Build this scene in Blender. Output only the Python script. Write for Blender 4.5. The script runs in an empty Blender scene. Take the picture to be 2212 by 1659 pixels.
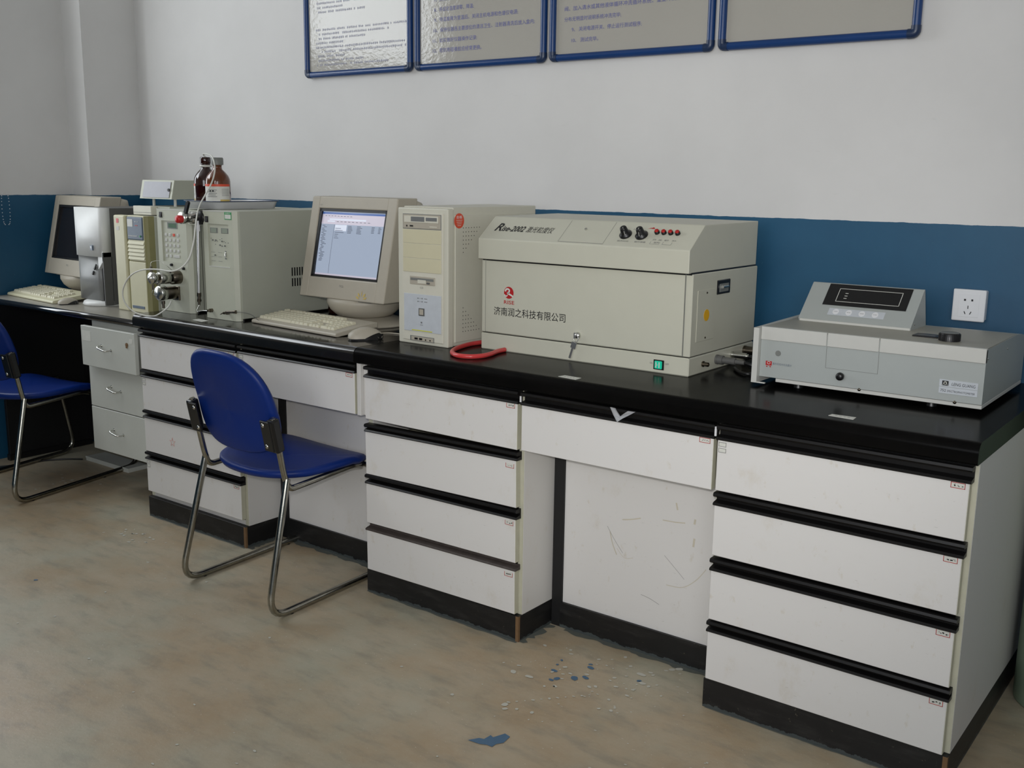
import bpy, bmesh, math, random
from mathutils import Vector, Matrix
random.seed(7)
SC = bpy.context.scene
COL = SC.collection
R = math.radians

# ------------------------------------------------------------------ camera
cam_d = bpy.data.cameras.new('camera')
cam_d.sensor_fit = 'HORIZONTAL'; cam_d.sensor_width = 36.0
cam_d.lens = 2238.68 / 2212 * 36.0
cam_d.clip_start = 0.02
cam = bpy.data.objects.new('camera', cam_d); COL.objects.link(cam)
YAW, PITCH, ROLL = R(37.0723), R(-11.3146), R(0.7782)
fw = Vector((-math.sin(YAW)*math.cos(PITCH), math.cos(YAW)*math.cos(PITCH), math.sin(PITCH)))
rt = Vector((math.cos(YAW), math.sin(YAW), 0)); up = rt.cross(fw)
rt2 = rt*math.cos(ROLL) + up*math.sin(ROLL); up2 = -rt*math.sin(ROLL) + up*math.cos(ROLL)
M = Matrix((rt2, up2, -fw)).transposed().to_4x4(); M.translation = Vector((0.4869, -2.2737, 1.3367))
cam.matrix_world = M
SC.camera = cam

# ------------------------------------------------------------------ view, world, light
SC.view_settings.view_transform = 'Standard'; SC.view_settings.look = 'None'
SC.view_settings.gamma = 1.0; SC.view_settings.use_curve_mapping = False
SC.view_settings.exposure = -0.08
w = bpy.data.worlds.new('sky'); SC.world = w; w.use_nodes = True
w.node_tree.nodes['Background'].inputs[0].default_value = (0.75, 0.86, 1.0, 1)
w.node_tree.nodes['Background'].inputs[1].default_value = 1.0

def area(name, loc, rot, sx, sy, power, col, spread=180):
    l = bpy.data.lights.new(name, 'AREA'); l.shape = 'RECTANGLE'; l.size = sx; l.size_y = sy
    l.energy = power; l.color = col; l.spread = R(spread)
    o = bpy.data.objects.new(name, l); COL.objects.link(o); o.location = loc; o.rotation_euler = rot
    return o
# daylight entering through the windows of the left wall and the windows opposite the bench
area('window_daylight', (-4.36, -0.21, 1.85), (0, R(-90), 0), 2.04, 0.40, 12, (0.93, 0.97, 1.0))
area('window_daylight', (-4.36, -1.06, 2.46), (0, R(-90), 0), 0.84, 1.12, 22, (0.93, 0.97, 1.0))
area('window_daylight', (-0.2, -4.26, 1.85), (R(90), 0, 0), 1.9, 1.6, 37, (0.97, 0.98, 1.0))
area('window_daylight', (2.2, -4.26, 1.85), (R(90), 0, 0), 1.5, 1.6, 34, (0.97, 0.98, 1.0))
# the camera's own flash, mixed with the daylight
fl = bpy.data.lights.new('camera_flash', 'SPOT'); fl.energy = 113; fl.color = (1.0, 0.98, 0.96)
fl.shadow_soft_size = 0.03; fl.spot_size = R(66); fl.spot_blend = 1.0
flo = bpy.data.objects.new('camera_flash', fl); COL.objects.link(flo)
Mf = M.copy(); Mf.translation = M.translation + up2*0.07 - rt2*0.03
flo.matrix_world = Mf @ Matrix.Rotation(R(6), 4, 'X') @ Matrix.Rotation(R(-4), 4, 'Y')

# ------------------------------------------------------------------ materials
def S(r, g, b):
    f = lambda c: (c/12.92 if c <= 0.04045 else ((c+0.055)/1.055)**2.4)
    return (f(r/255), f(g/255), f(b/255), 1)

class N:
    def __init__(s, name):
        s.m = bpy.data.materials.new(name); s.m.use_nodes = True
        s.t = s.m.node_tree; s.b = s.t.nodes['Principled BSDF']
    def n(s, typ, **kw):
        o = s.t.nodes.new(typ)
        for k, v in kw.items():
            if k.startswith('i_'):
                o.inputs[int(k[2:]) if k[2:].isdigit() else k[2:].replace('_', ' ')].default_value = v
            else: setattr(o, k, v)
        return o
    def l(s, a, b): s.t.links.new(a, b)
    def coord(s, what='Object', scale=(1, 1, 1)):
        c = s.n('ShaderNodeTexCoord'); mp = s.n('ShaderNodeMapping'); mp.inputs['Scale'].default_value = scale
        s.l(c.outputs[what], mp.inputs[0]); return mp.outputs[0]
    def pos(s, scale=(1, 1, 1)):
        c = s.n('ShaderNodeNewGeometry'); mp = s.n('ShaderNodeMapping'); mp.inputs['Scale'].default_value = scale
        s.l(c.outputs['Position'], mp.inputs[0]); return mp.outputs[0]
    def noise(s, vec, scale, detail=4, rough=0.55, lo=None, hi=None):
        k = s.n('ShaderNodeTexNoise'); k.inputs['Scale'].default_value = scale
        k.inputs['Detail'].default_value = detail; k.inputs['Roughness'].default_value = rough
        s.l(vec, k.inputs['Vector'])
        if lo is None: return k.outputs[0]
        return s.ramp(k.outputs[0], lo, hi)
    def ramp(s, v, lo, hi):
        r = s.n('ShaderNodeMapRange'); r.inputs[1].default_value = lo; r.inputs[2].default_value = hi
        r.interpolation_type = 'SMOOTHSTEP'
        s.l(v, r.inputs[0]); return r.outputs[0]
    def mix(s, f, a, b):
        x = s.n('ShaderNodeMix', data_type='RGBA')
        if isinstance(f, (int, float)): x.inputs[0].default_value = f
        else: s.l(f, x.inputs[0])
        for i, v in ((6, a), (7, b)):
            if isinstance(v, tuple): x.inputs[i].default_value = v
            else: s.l(v, x.inputs[i])
        return x.outputs[2]
    def math(s, op, a, b=0.0):
        x = s.n('ShaderNodeMath', operation=op)
        for i, v in ((0, a), (1, b)):
            if isinstance(v, (int, float)): x.inputs[i].default_value = v
            else: s.l(v, x.inputs[i])
        return x.outputs[0]
    def base(s, v):
        if isinstance(v, tuple): s.b.inputs['Base Color'].default_value = v
        else: s.l(v, s.b.inputs['Base Color'])
    def bump(s, v, strength=0.1, dist=0.002):
        k = s.n('ShaderNodeBump'); k.inputs['Strength'].default_value = strength; k.inputs['Distance'].default_value = dist
        s.l(v, k.inputs['Height']); s.l(k.outputs[0], s.b.inputs['Normal'])
    def rough(s, v, metal=0.0):
        if isinstance(v, (int, float)): s.b.inputs['Roughness'].default_value = v
        else: s.l(v, s.b.inputs['Roughness'])
        s.b.inputs['Metallic'].default_value = metal

def plain(name, col, rough=0.45, metal=0.0, var=0.06, scale=40, bump=0.0):
    k = N(name); v = k.coord()
    nz = k.noise(v, scale, 3, 0.6)
    dark = tuple(c*(1-var*2) for c in col[:3])+(1,); lite = tuple(min(1, c*(1+var)) for c in col[:3])+(1,)
    k.base(k.mix(nz, dark, lite)); k.rough(rough, metal)
    if bump: k.bump(k.noise(v, 900, 2), bump, 0.0004)
    return k.m

def glow(name, col, strength):
    k = N(name); k.base(col); k.b.inputs['Emission Color'].default_value = col
    k.b.inputs['Emission Strength'].default_value = strength; k.rough(0.3); return k.m

def wall_mat():
    k = N('wall_paint'); p = k.pos(); sep = k.n('ShaderNodeSeparateXYZ'); k.l(p, sep.inputs[0])
    wob = k.noise(k.pos((6, 6, 2)), 3.0, 5, 0.6)
    z = k.math('ADD', sep.outputs[2], k.math('MULTIPLY', k.math('SUBTRACT', wob, 0.5), 0.006))
    f = k.math('GREATER_THAN', z, 1.2225)
    blue = k.mix(k.noise(p, 2.2, 5, 0.6, 0.3, 0.75), S(19, 74, 106), S(25, 83, 115))
    blue = k.mix(k.math('MULTIPLY', k.noise(p, 45, 2, 0.6, 0.68, 0.8), 0.35), blue, S(60, 104, 130))
    white = k.mix(k.noise(p, 1.6, 5, 0.6, 0.3, 0.7), S(208, 207, 205), S(216, 215, 213))
    white = k.mix(k.math('MULTIPLY', k.noise(k.pos((9, 9, 30)), 1.0, 4, 0.7, 0.66, 0.8), 0.10), white, S(150, 146, 140))
    k.base(k.mix(f, blue, white))
    k.rough(k.math('ADD', k.math('MULTIPLY', f, 0.3), 0.5))
    k.bump(k.noise(p, 60, 3, 0.6), 0.12, 0.002)
    return k.m

def floor_mat():
    k = N('concrete_floor'); p = k.pos((1, 1, 1))
    a = k.noise(p, 1.5, 6, 0.62, 0.38, 0.66)
    b = k.noise(k.pos((3.1, 5.2, 1)), 1.0, 8, 0.7, 0.35, 0.7)
    c = k.noise(k.pos((7, 19, 1)), 1.0, 5, 0.6, 0.45, 0.75)
    base = k.mix(a, S(170, 149, 120), S(169, 166, 147))
    base = k.mix(k.math('MULTIPLY', b, 0.5), base, S(188, 176, 155))
    base = k.mix(k.math('MULTIPLY', c, 0.5), base, S(128, 125, 112))
    g = k.noise(p, 14, 6, 0.75, 0.5, 0.8)
    base = k.mix(k.math('MULTIPLY', g, 0.25), base, S(120, 108, 92))
    sp = k.noise(p, 160, 1, 0.5, 0.765, 0.79)
    base = k.mix(k.math('MULTIPLY', sp, 0.6), base, S(215, 212, 200))
    sg = k.noise(k.pos((16, 30, 1)), 1.0, 6, 0.75, 0.6, 0.8)
    base = k.mix(k.math('MULTIPLY', sg, 0.35), base, S(186, 182, 168))
    k.base(base); k.rough(k.math('ADD', k.math('MULTIPLY', a, 0.14), 0.42))
    k.bump(k.noise(p, 10, 8, 0.7), 0.25, 0.006)
    return k.m

def laminate(name, col, stain=0.5):
    k = N(name); p = k.pos()
    a = k.noise(k.pos((7, 7, 5)), 1.0, 6, 0.7, 0.56, 0.78)
    s1 = k.noise(k.pos((38, 30, 22)), 1.0, 4, 0.65, 0.63, 0.76)
    s2 = k.noise(k.pos((60, 60, 260)), 1.0, 2, 0.5, 0.72, 0.8)
    c = k.mix(k.math('MULTIPLY', a, 0.5*stain), col, S(196, 186, 166))
    c = k.mix(k.math('MULTIPLY', s1, 0.36*stain), c, S(186, 172, 142))
    c = k.mix(k.math('MULTIPLY', s2, 0.30*stain), c, S(120, 112, 104))
    k.base(c); k.rough(0.42); k.bump(k.noise(p, 500, 2), 0.03, 0.0004); return k.m

def kick_mat():
    k = N('black_plinth'); p = k.pos(); sep = k.n('ShaderNodeSeparateXYZ'); k.l(p, sep.inputs[0])
    c = k.mix(k.noise(k.pos((8, 8, 40)), 1.0, 6, 0.7, 0.45, 0.8), S(17, 17, 18), S(44, 43, 42))
    c = k.mix(k.math('MULTIPLY', k.noise(p, 90, 3, 0.6, 0.68, 0.76), 0.5), c, S(112, 104, 90))
    rag = k.math('MULTIPLY', k.noise(k.pos((1, 1, 0.6)), 26, 6, 0.7), 0.036)
    f = k.math('LESS_THAN', k.math('ADD', sep.outputs[2], 0.02), rag)
    c = k.mix(f, c, S(66, 72, 72)); k.base(c); k.rough(0.5)
    return k.m

def worktop_mat(name, ca, cb, spec, r0):
    k = N(name); p = k.pos()
    c = k.mix(k.noise(k.pos((2, 3, 3)), 1.0, 6, 0.7, 0.35, 0.75), ca, cb)
    c = k.mix(k.math('MULTIPLY', k.noise(p, 70, 4, 0.7, 0.68, 0.78), 0.14), c, S(130, 124, 110))
    k.base(c)
    k.rough(k.math('ADD', k.math('MULTIPLY', k.noise(k.pos((9, 5, 5)), 1.0, 5, 0.6), 0.14), r0))
    k.b.inputs['IOR'].default_value = spec
    return k.m

def board_mat():
    k = N('glossy_board'); p = k.pos()
    k.base(k.mix(k.noise(p, 3, 3), S(168, 165, 157), S(176, 173, 165)))
    k.rough(0.09)
    k.bump(k.noise(k.pos((42, 42, 60)), 1.0, 3, 0.6), 0.16, 0.004); return k.m

MT = {}
MT['wall'] = wall_mat(); MT['floor'] = floor_mat()
MT['ceiling'] = plain('ceiling_paint', S(210, 210, 208), 0.8, scale=3)
MT['white'] = laminate('white_laminate', S(219, 217, 214), 0.9)
MT['side'] = laminate('white_side_laminate', S(212, 210, 206), 0.5)
MT['edge'] = plain('cream_edging', S(190, 188, 168), 0.5)
MT['pedestal'] = plain('grey_laminate', S(198, 200, 192), 0.4, var=0.03, scale=8)
MT['kick'] = kick_mat(); MT['worktop'] = worktop_mat('black_worktop', S(10, 10, 10), S(18, 17, 16), 1.13, 0.13)
MT['worktop_worn'] = worktop_mat('worn_black_worktop', S(22, 21, 20), S(36, 35, 32), 1.55, 0.06)
MT['black'] = plain('black_plastic', S(22, 22, 23), 0.35)
MT['glossblack'] = plain('glossy_black_edging', S(20, 20, 21), 0.14)
MT['glossblack'].node_tree.nodes['Principled BSDF'].inputs['IOR'].default_value = 1.9
MT['blackmatt'] = plain('matt_black', S(17, 17, 18), 0.6)
MT['profile'] = plain('black_profile', S(21, 20, 20), 0.38, var=0.15, scale=25)
MT['profile'].node_tree.nodes['Principled BSDF'].inputs['IOR'].default_value = 1.35
MT['profile_dust'] = plain('dusty_profile', S(74, 66, 62), 0.6, var=0.25, scale=60)
MT['board'] = board_mat()
MT['frameblue'] = plain('blue_frame', S(20, 58, 112), 0.28, scale=12)
MT['cornerblue'] = plain('dark_blue_corner', S(28, 48, 80), 0.35)
MT['ink'] = plain('blue_violet_ink', S(92, 96, 160), 0.5)
MT['faintink'] = plain('faint_blue_ink', S(166, 168, 194), 0.5)
MT['black_ink'] = plain('black_ink', S(25, 25, 27), 0.5)
MT['grey_ink'] = plain('grey_ink', S(110, 112, 112), 0.5)
MT['red_ink'] = plain('red_ink', S(178, 30, 34), 0.45)
MT['beige'] = plain('beige_plastic', S(174, 167, 152), 0.45, var=0.03, bump=0.05)
MT['beige_lt'] = plain('light_beige_plastic', S(208, 205, 190), 0.45, var=0.03)
MT['cream'] = plain('cream_plastic', S(204, 200, 170), 0.45, var=0.03)
MT['cream_dk'] = plain('olive_cream_groove', S(138, 134, 92), 0.55)
MT['yellowed'] = plain('yellowed_plastic', S(204, 198, 168), 0.45, var=0.03, scale=10)
MT['keys'] = plain('key_caps', S(208, 203, 180), 0.5, var=0.04)
MT['tower'] = plain('grey_beige_steel', S(204, 202, 187), 0.42, var=0.02)
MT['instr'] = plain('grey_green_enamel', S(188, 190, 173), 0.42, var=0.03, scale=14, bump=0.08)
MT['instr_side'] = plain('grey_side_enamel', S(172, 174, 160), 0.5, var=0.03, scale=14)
MT['laser'] = plain('light_grey_enamel', S(196, 195, 179), 0.40, var=0.025, scale=10, bump=0.06)
MT['spec'] = plain('cool_grey_enamel', S(166, 171, 168), 0.40, var=0.025, scale=10, bump=0.06)
MT['spec_lt'] = plain('pale_grey_trim', S(196, 196, 190), 0.40, var=0.02)
MT['spec_top'] = plain('warm_grey_top', S(160, 158, 146), 0.45, var=0.02)
MT['grey'] = plain('mid_grey_plastic', S(120, 122, 118), 0.45)
MT['dkgrey'] = plain('dark_grey_steel', S(92, 92, 90), 0.42, var=0.04)
MT['silver'] = plain('silver_plastic', S(222, 223, 220), 0.38, 0.0, var=0.02)
MT['gunmetal'] = plain('gunmetal_plastic', S(134, 135, 133), 0.38, 0.0, var=0.03)
MT['chrome'] = plain('worn_chrome', S(172, 170, 160), 0.20, 1.0, var=0.22, scale=60)
MT['steel'] = plain('bright_steel', S(212, 212, 206), 0.27, 1.0, var=0.05)
MT['polished'] = plain('polished_steel', S(232, 232, 232), 0.36, 1.0, var=0.02)
MT['steel_dk'] = plain('dark_steel', S(120, 112, 100), 0.28, 1.0, var=0.2)
MT['vinyl'] = plain('blue_vinyl', S(8, 42, 116), 0.42, var=0.05, scale=9, bump=0.10)
MT['vinyl'].node_tree.nodes['Principled BSDF'].inputs['IOR'].default_value = 1.36
MT['red'] = plain('red_plastic', S(196, 36, 38), 0.35)
MT['hose'] = plain('red_rubber_hose', S(206, 66, 66), 0.3, var=0.05)
MT['tube'] = plain('white_ptfe_tube', S(212, 212, 204), 0.35)
MT['paper'] = plain('white_paper', S(212, 212, 204), 0.7)
MT['bluegrey'] = plain('blue_grey_panel', S(92, 106, 122), 0.4)
MT['palelcd'] = plain('pale_lcd', S(152, 160, 146), 0.2)
MT['greenlcd'] = plain('green_lcd', S(104, 128, 108), 0.15)
MT['palelblue'] = plain('pale_blue_sheet', S(192, 197, 202), 0.5)
MT['green_label'] = plain('green_label', S(60, 150, 90), 0.5)
MT['orange_label'] = plain('orange_red_label', S(216, 80, 52), 0.5)
MT['yellow'] = plain('yellow_sticker', S(226, 172, 30), 0.5)
MT['window_grey'] = plain('violet_grey_window', S(142, 142, 150), 0.3)
MT['yellowgreen'] = plain('yellow_stripe', S(206, 204, 60), 0.5)
MT['gold'] = plain('gold_print', S(196, 172, 96), 0.4)
MT['deskgrey'] = plain('grey_desk_top', S(150, 146, 136), 0.28, var=0.04, scale=12)
MT['outlet'] = plain('white_outlet', S(225, 226, 228), 0.25, var=0.01)
MT['palegreen'] = plain('pale_green_enamel', S(130, 150, 128), 0.5)
MT['greyp'] = plain('blue_grey_floor_paint', S(100, 104, 98), 0.6, var=0.12, scale=50)
MT['bluep'] = plain('blue_floor_paint', S(76, 108, 136), 0.55, var=0.1)
MT['whitep'] = plain('white_floor_paint', S(196, 194, 182), 0.6)
MT['wood'] = plain('bare_chipboard', S(120, 92, 62), 0.8, var=0.2)
MT['scuff'] = plain('grey_scuff', S(150, 147, 143), 0.6)
MT['tan'] = plain('tan_scuff', S(204, 197, 180), 0.6)
MT['teal'] = glow('green_lamp', S(20, 150, 120), 0.9)
MT['pinkscr'] = plain('unlit_screen_glass', S(30, 28, 30), 0.06, var=0.02)
MT['redled'] = plain('red_button', S(176, 26, 22), 0.3)

def screen_mat():
    k = N('lit_screen'); k.base(S(60, 66, 74)); k.rough(0.08)
    k.b.inputs['Emission Color'].default_value = S(160, 172, 192)
    k.b.inputs['Emission Strength'].default_value = 0.92
    return k.m
MT['screen'] = screen_mat()
MT['scr_bar'] = glow('screen_toolbar', S(166, 160, 172), 0.85)
MT['scr_white'] = glow('screen_white', S(196, 202, 216), 0.6)
MT['scr_blue'] = glow('screen_title_blue', S(60, 90, 150), 0.6)
MT['scr_text'] = glow('screen_text', S(60, 66, 84), 0.35)

def glass_brown():
    k = N('amber_glass'); k.base(S(112, 56, 18)); k.rough(0.04)
    k.b.inputs['Transmission Weight'].default_value = 0.35; k.b.inputs['IOR'].default_value = 1.5
    k.b.inputs['Coat Weight'].default_value = 0.5
    return k.m
MT['amber'] = glass_brown()
def glass_dark():
    k = N('dark_brown_glass'); k.base(S(48, 14, 6)); k.rough(0.04)
    k.b.inputs['Transmission Weight'].default_value = 0.25; k.b.inputs['Coat Weight'].default_value = 0.5
    return k.m
MT['darkglass'] = glass_dark()
def film():
    k = N('clear_plastic_film'); k.base(S(220, 222, 226)); k.rough(0.15)
    k.b.inputs['Alpha'].default_value = 0.4; return k.m
MT['film'] = film()
def pane():
    k = N('window_glass'); k.base((1, 1, 1, 1)); k.rough(0.0); k.b.inputs['Transmission Weight'].default_value = 1.0
    return k.m
MT['pane'] = pane()

# ------------------------------------------------------------------ mesh building
class MB:
    """collects shapes; faces carry a material index"""
    def __init__(s): s.v = []; s.f = []; s.m = []; s.sm = []
    def add(s, vs, fs, mi=0, smooth=False):
        b = len(s.v); s.v += [Vector(v) for v in vs]
        for f in fs: s.f.append([i+b for i in f]); s.m.append(mi); s.sm.append(smooth)
        return s
    def bm(s, bm, mi=0, smooth=False):
        bm.verts.ensure_lookup_table(); bm.verts.index_update()
        s.add([v.co.copy() for v in bm.verts], [[v.index for v in f.verts] for f in bm.faces], mi, smooth); bm.free(); return s
    def box(s, x0, x1, y0, y1, z0, z1, bev=0.0, mi=0, seg=1, mat=None):
        bm = bmesh.new(); bmesh.ops.create_cube(bm, size=1)
        bmesh.ops.scale(bm, vec=(abs(x1-x0), abs(y1-y0), abs(z1-z0)), verts=bm.verts)
        if bev: bmesh.ops.bevel(bm, geom=list(bm.edges), offset=bev, segments=seg, profile=0.5, affect='EDGES')
        T = Matrix.Translation(((x0+x1)/2, (y0+y1)/2, (z0+z1)/2))
        bmesh.ops.transform(bm, matrix=(mat @ T) if mat else T, verts=bm.verts)
        return s.bm(bm, mi, False)
    def prism(s, prof, a0, a1, axis='x', mi=0, smooth=False, mat=None):
        """prof: 2-D outline; axis x -> (y,z), y -> (x,z), z -> (x,y)"""
        def P(p, a):
            v = {'x': (a, p[0], p[1]), 'y': (p[0], a, p[1]), 'z': (p[0], p[1], a)}[axis]
            return (mat @ Vector(v)) if mat else Vector(v)
        n = len(prof); vs = [P(p, a0) for p in prof]+[P(p, a1) for p in prof]
        bm = bmesh.new(); bv = [bm.verts.new(v) for v in vs]
        bm.faces.new(bv[:n]); bm.faces.new(bv[n:][::-1])
        for i in range(n): bm.faces.new((bv[i], bv[(i+1) % n], bv[n+(i+1) % n], bv[n+i]))
        bmesh.ops.recalc_face_normals(bm, faces=bm.faces)
        return s.bm(bm, mi, smooth)
    def cyl(s, p0, p1, r, r1=None, n=20, mi=0, smooth=True, caps=True):
        p0 = Vector(p0); p1 = Vector(p1); r1 = r if r1 is None else r1
        d = (p1-p0).normalized(); q = d.to_track_quat('Z', 'Y').to_matrix()
        ring = lambda c, rr: [c+q@Vector((rr*math.cos(2*math.pi*i/n), rr*math.sin(2*math.pi*i/n), 0)) for i in range(n)]
        b = len(s.v)
        s.add(ring(p0, r)+ring(p1, r1), [[i, (i+1) % n, n+(i+1) % n, n+i] for i in range(n)], mi, smooth)
        if caps:
            s.add(ring(p0, r), [list(range(n))[::-1]], mi, False); s.add(ring(p1, r1), [list(range(n))], mi, False)
        return s
    def lathe(s, prof, c, n=32, mi=0, smooth=True, axis=None):
        """prof: list of (r, h); c: base point; axis: direction"""
        c = Vector(c); d = Vector(axis or (0, 0, 1)).normalized(); q = d.to_track_quat('Z', 'Y').to_matrix()
        vs = []; fs = []
        for r, h in prof:
            vs += [c+q@Vector((r*math.cos(2*math.pi*i/n), r*math.sin(2*math.pi*i/n), h)) for i in range(n)]
        for k in range(len(prof)-1):
            for i in range(n): fs.append([k*n+i, k*n+(i+1) % n, (k+1)*n+(i+1) % n, (k+1)*n+i])
        return s.add(vs, fs, mi, smooth)
    def tube(s, pts, r, n=12, mi=0, closed=False):
        pts = [Vector(p) for p in pts]; L = len(pts); T = []
        for i in range(L):
            a = pts[(i-1) % L] if (closed or i) else pts[0]; b = pts[(i+1) % L] if (closed or i < L-1) else pts[-1]
            T.append((b-a).normalized())
        u = T[0].orthogonal().normalized(); vs = []
        for i in range(L):
            u = (u - T[i]*u.dot(T[i])).normalized(); v = T[i].cross(u)
            vs += [pts[i]+u*r*math.cos(2*math.pi*k/n)+v*r*math.sin(2*math.pi*k/n) for k in range(n)]
        fs = []
        for i in range(L if closed else L-1):
            j = (i+1) % L
            fs += [[i*n+k, i*n+(k+1) % n, j*n+(k+1) % n, j*n+k] for k in range(n)]
        s.add(vs, fs, mi, True)
        if not closed: s.add(vs[:n], [list(range(n))[::-1]], mi); s.add(vs[-n:], [list(range(n))], mi)
        return s
    def quad(s, a, b, c, d, mi=0): return s.add([a, b, c, d], [[0, 1, 2, 3]], mi)
    def loft(s, rings, mi=0, smooth=True, cap=True):
        n = len(rings[0]); vs = [p for r in rings for p in r]; fs = []
        for k in range(len(rings)-1):
            for i in range(n): fs.append([k*n+i, k*n+(i+1) % n, (k+1)*n+(i+1) % n, (k+1)*n+i])
        s.add(vs, fs, mi, smooth)
        if cap: s.add(rings[0], [list(range(n))[::-1]], mi); s.add(rings[-1], [list(range(n))], mi)
        return s

LOC = {}
def obj(name, mb, mats, parent=None, world=True, recalc=False):
    if not isinstance(mats, (list, tuple)): mats = [mats]
    off = Vector((0, 0, 0))
    if parent is not None: off = LOC.get(parent.name, Vector((0, 0, 0))) if world else off
    elif world: off = Vector((0, 0, 0))
    me = bpy.data.meshes.new(name)
    me.from_pydata([v-off for v in mb.v], [], mb.f)
    for m in mats: me.materials.append(MT[m] if isinstance(m, str) else m)
    me.polygons.foreach_set('material_index', mb.m); me.polygons.foreach_set('use_smooth', mb.sm)
    if recalc:
        b = bmesh.new(); b.from_mesh(me); bmesh.ops.remove_doubles(b, verts=b.verts, dist=1e-5)
        bmesh.ops.recalc_face_normals(b, faces=b.faces); b.to_mesh(me); b.free()
    me.update()
    o = bpy.data.objects.new(name, me); COL.objects.link(o)
    if parent is not None: o.parent = parent; LOC[o.name] = off if world else Vector((0, 0, 0))
    return o
def tag(o, label=None, cat=None, group=None, kind=None):
    if label: o['label'] = label
    if cat: o['category'] = cat
    if group: o['group'] = group
    if kind: o['kind'] = kind
    return o
def thing(name, label, cat, loc, rz=0.0, group=None):
    o = bpy.data.objects.new(name, None); COL.objects.link(o); o.location = loc; o.rotation_euler = (0, 0, rz)
    o.empty_display_size = 0.05
    LOC[o.name] = Vector(loc); return tag(o, label, cat, group)
def single(name, mb, mats, label, cat, loc, group=None):
    """a thing that is one mesh, with its origin at its base"""
    me_o = obj(name, mb, mats)
    L = Vector(loc)
    me_o.data.transform(Matrix.Translation(-L)); me_o.location = L
    return tag(me_o, label, cat, group)
def struct(name, mb, mats, parent=None):
    return tag(obj(name, mb, mats, parent), kind='structure')

def text(name, body, parent, o, right, upv, width, height, m, shear=0.0, bold=0.0, world=True, into=None):
    """lettering as flat geometry: lower-left corner o, fitted to width x height"""
    cu = bpy.data.curves.new('lettering', 'FONT'); cu.body = body; cu.size = 1.0; cu.offset = bold; cu.resolution_u = 2
    cu.shear = shear
    t = bpy.data.objects.new('lettering', cu); COL.objects.link(t)
    dg = bpy.context.evaluated_depsgraph_get(); me = bpy.data.meshes.new_from_object(t.evaluated_get(dg))
    bpy.data.objects.remove(t); bpy.data.curves.remove(cu)
    xs = [v.co.x for v in me.vertices]; ys = [v.co.y for v in me.vertices]
    if not xs: return None
    x0, x1, y0, y1 = min(xs), max(xs), min(ys), max(ys)
    o = Vector(o); rv = Vector(right).normalized(); uv = Vector(upv).normalized()
    mb = into or MB()
    mb.add([o+rv*((v.co.x-x0)/(x1-x0)*width)+uv*((v.co.y-y0)/(y1-y0)*height) for v in me.vertices],
           [list(p.vertices) for p in me.polygons])
    bpy.data.meshes.remove(me)
    if into: return None
    return obj(name, mb, m, parent, world)

def smooth_path(pts, k=6):
    pts = [Vector(p) for p in pts]; out = []
    for i in range(len(pts)-1):
        p0 = pts[max(i-1, 0)]; p1 = pts[i]; p2 = pts[i+1]; p3 = pts[min(i+2, len(pts)-1)]
        for j in range(k):
            t = j/k
            out.append(0.5*((2*p1)+(p2-p0)*t+(2*p0-5*p1+4*p2-p3)*t*t+(3*p1-p0-3*p2+p3)*t*t*t))
    out.append(pts[-1]); return out
def bend_path(pts, r, k=6):
    """polyline with rounded corners"""
    pts = [Vector(p) for p in pts]; out = [pts[0]]
    for i in range(1, len(pts)-1):
        a, b, c = pts[i-1], pts[i], pts[i+1]
        rr = min(r if not isinstance(r, (list, tuple)) else r[i-1], (a-b).length*0.48, (c-b).length*0.48)
        p = b+(a-b).normalized()*rr; q = b+(c-b).normalized()*rr
        for j in range(k+1):
            t = j/k; out.append(p*(1-t)**2+b*2*t*(1-t)+q*t*t)
    out.append(pts[-1]); return out

# ------------------------------------------------------------------ room
ZF = -0.010; ZC = 3.0; YW = 0.80; XL = -4.31; XR = 3.2; YB = -4.25
struct('floor', MB().box(XL-0.2, XR+0.2, YB-0.2, YW+0.2, ZF-0.1, ZF), 'floor')
struct('ceiling', MB().box(XL-0.2, XR+0.2, YB-0.2, YW+0.2, ZC, ZC+0.1), 'ceiling')
struct('wall_back', MB().box(XL-0.2, XR+0.2, YW, YW+0.2, ZF, ZC), 'wall')
struct('wall_right', MB().box(XR, XR+0.2, YB, YW, ZF, ZC), 'wall')
def holed_wall(axis, a, b, u0, u1, holes):
    """wall slab with rectangular openings (u0,u1,z0,z1)"""
    mb = MB(); bx = (lambda p, q, z0, z1: mb.box(a, b, p, q, z0, z1)) if axis == 'y' else (lambda p, q, z0, z1: mb.box(p, q, a, b, z0, z1))
    c = u0
    for h in holes:
        bx(c, h[0], ZF, ZC); bx(h[0], h[1], ZF, h[2]); bx(h[0], h[1], h[3], ZC); c = h[1]
    bx(c, u1, ZF, ZC); return mb
struct('wall_left', holed_wall('y', XL-0.2, XL, YB, YW, [(-1.64, -0.48, 2.02, 2.90), (-0.42, 0.0, 0.80, 2.90)]), 'wall')
struct('wall_front', holed_wall('x', YB-0.2, YB, XL, XR, [(-1.2, 0.8, 1.0, 2.7), (1.4, 3.0, 1.0, 2.7)]), 'wall')
struct('wall_corner', MB().box(XL, -4.15, 0.515, YW, ZF, ZC), 'wall')
MT['winframe'] = plain('white_window_frame', S(215, 217, 218), 0.4)
for i, (a, b, z0) in enumerate(((-1.64, -0.48, 2.02), (-0.42, 0.0, 0.80))):
    wn = MB(); x0, x1 = XL-0.12, XL-0.07; z1 = 2.90
    wn.box(x0, x1, a, b, z0, z0+0.04).box(x0, x1, a, b, z1-0.04, z1)
    for p in (a, (a+b)/2-0.02, b-0.04): wn.box(x0+.001, x1-.001, p, p+0.04, z0, z1)
    f = struct('window_%d' % (i+1), wn, 'winframe')
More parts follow.
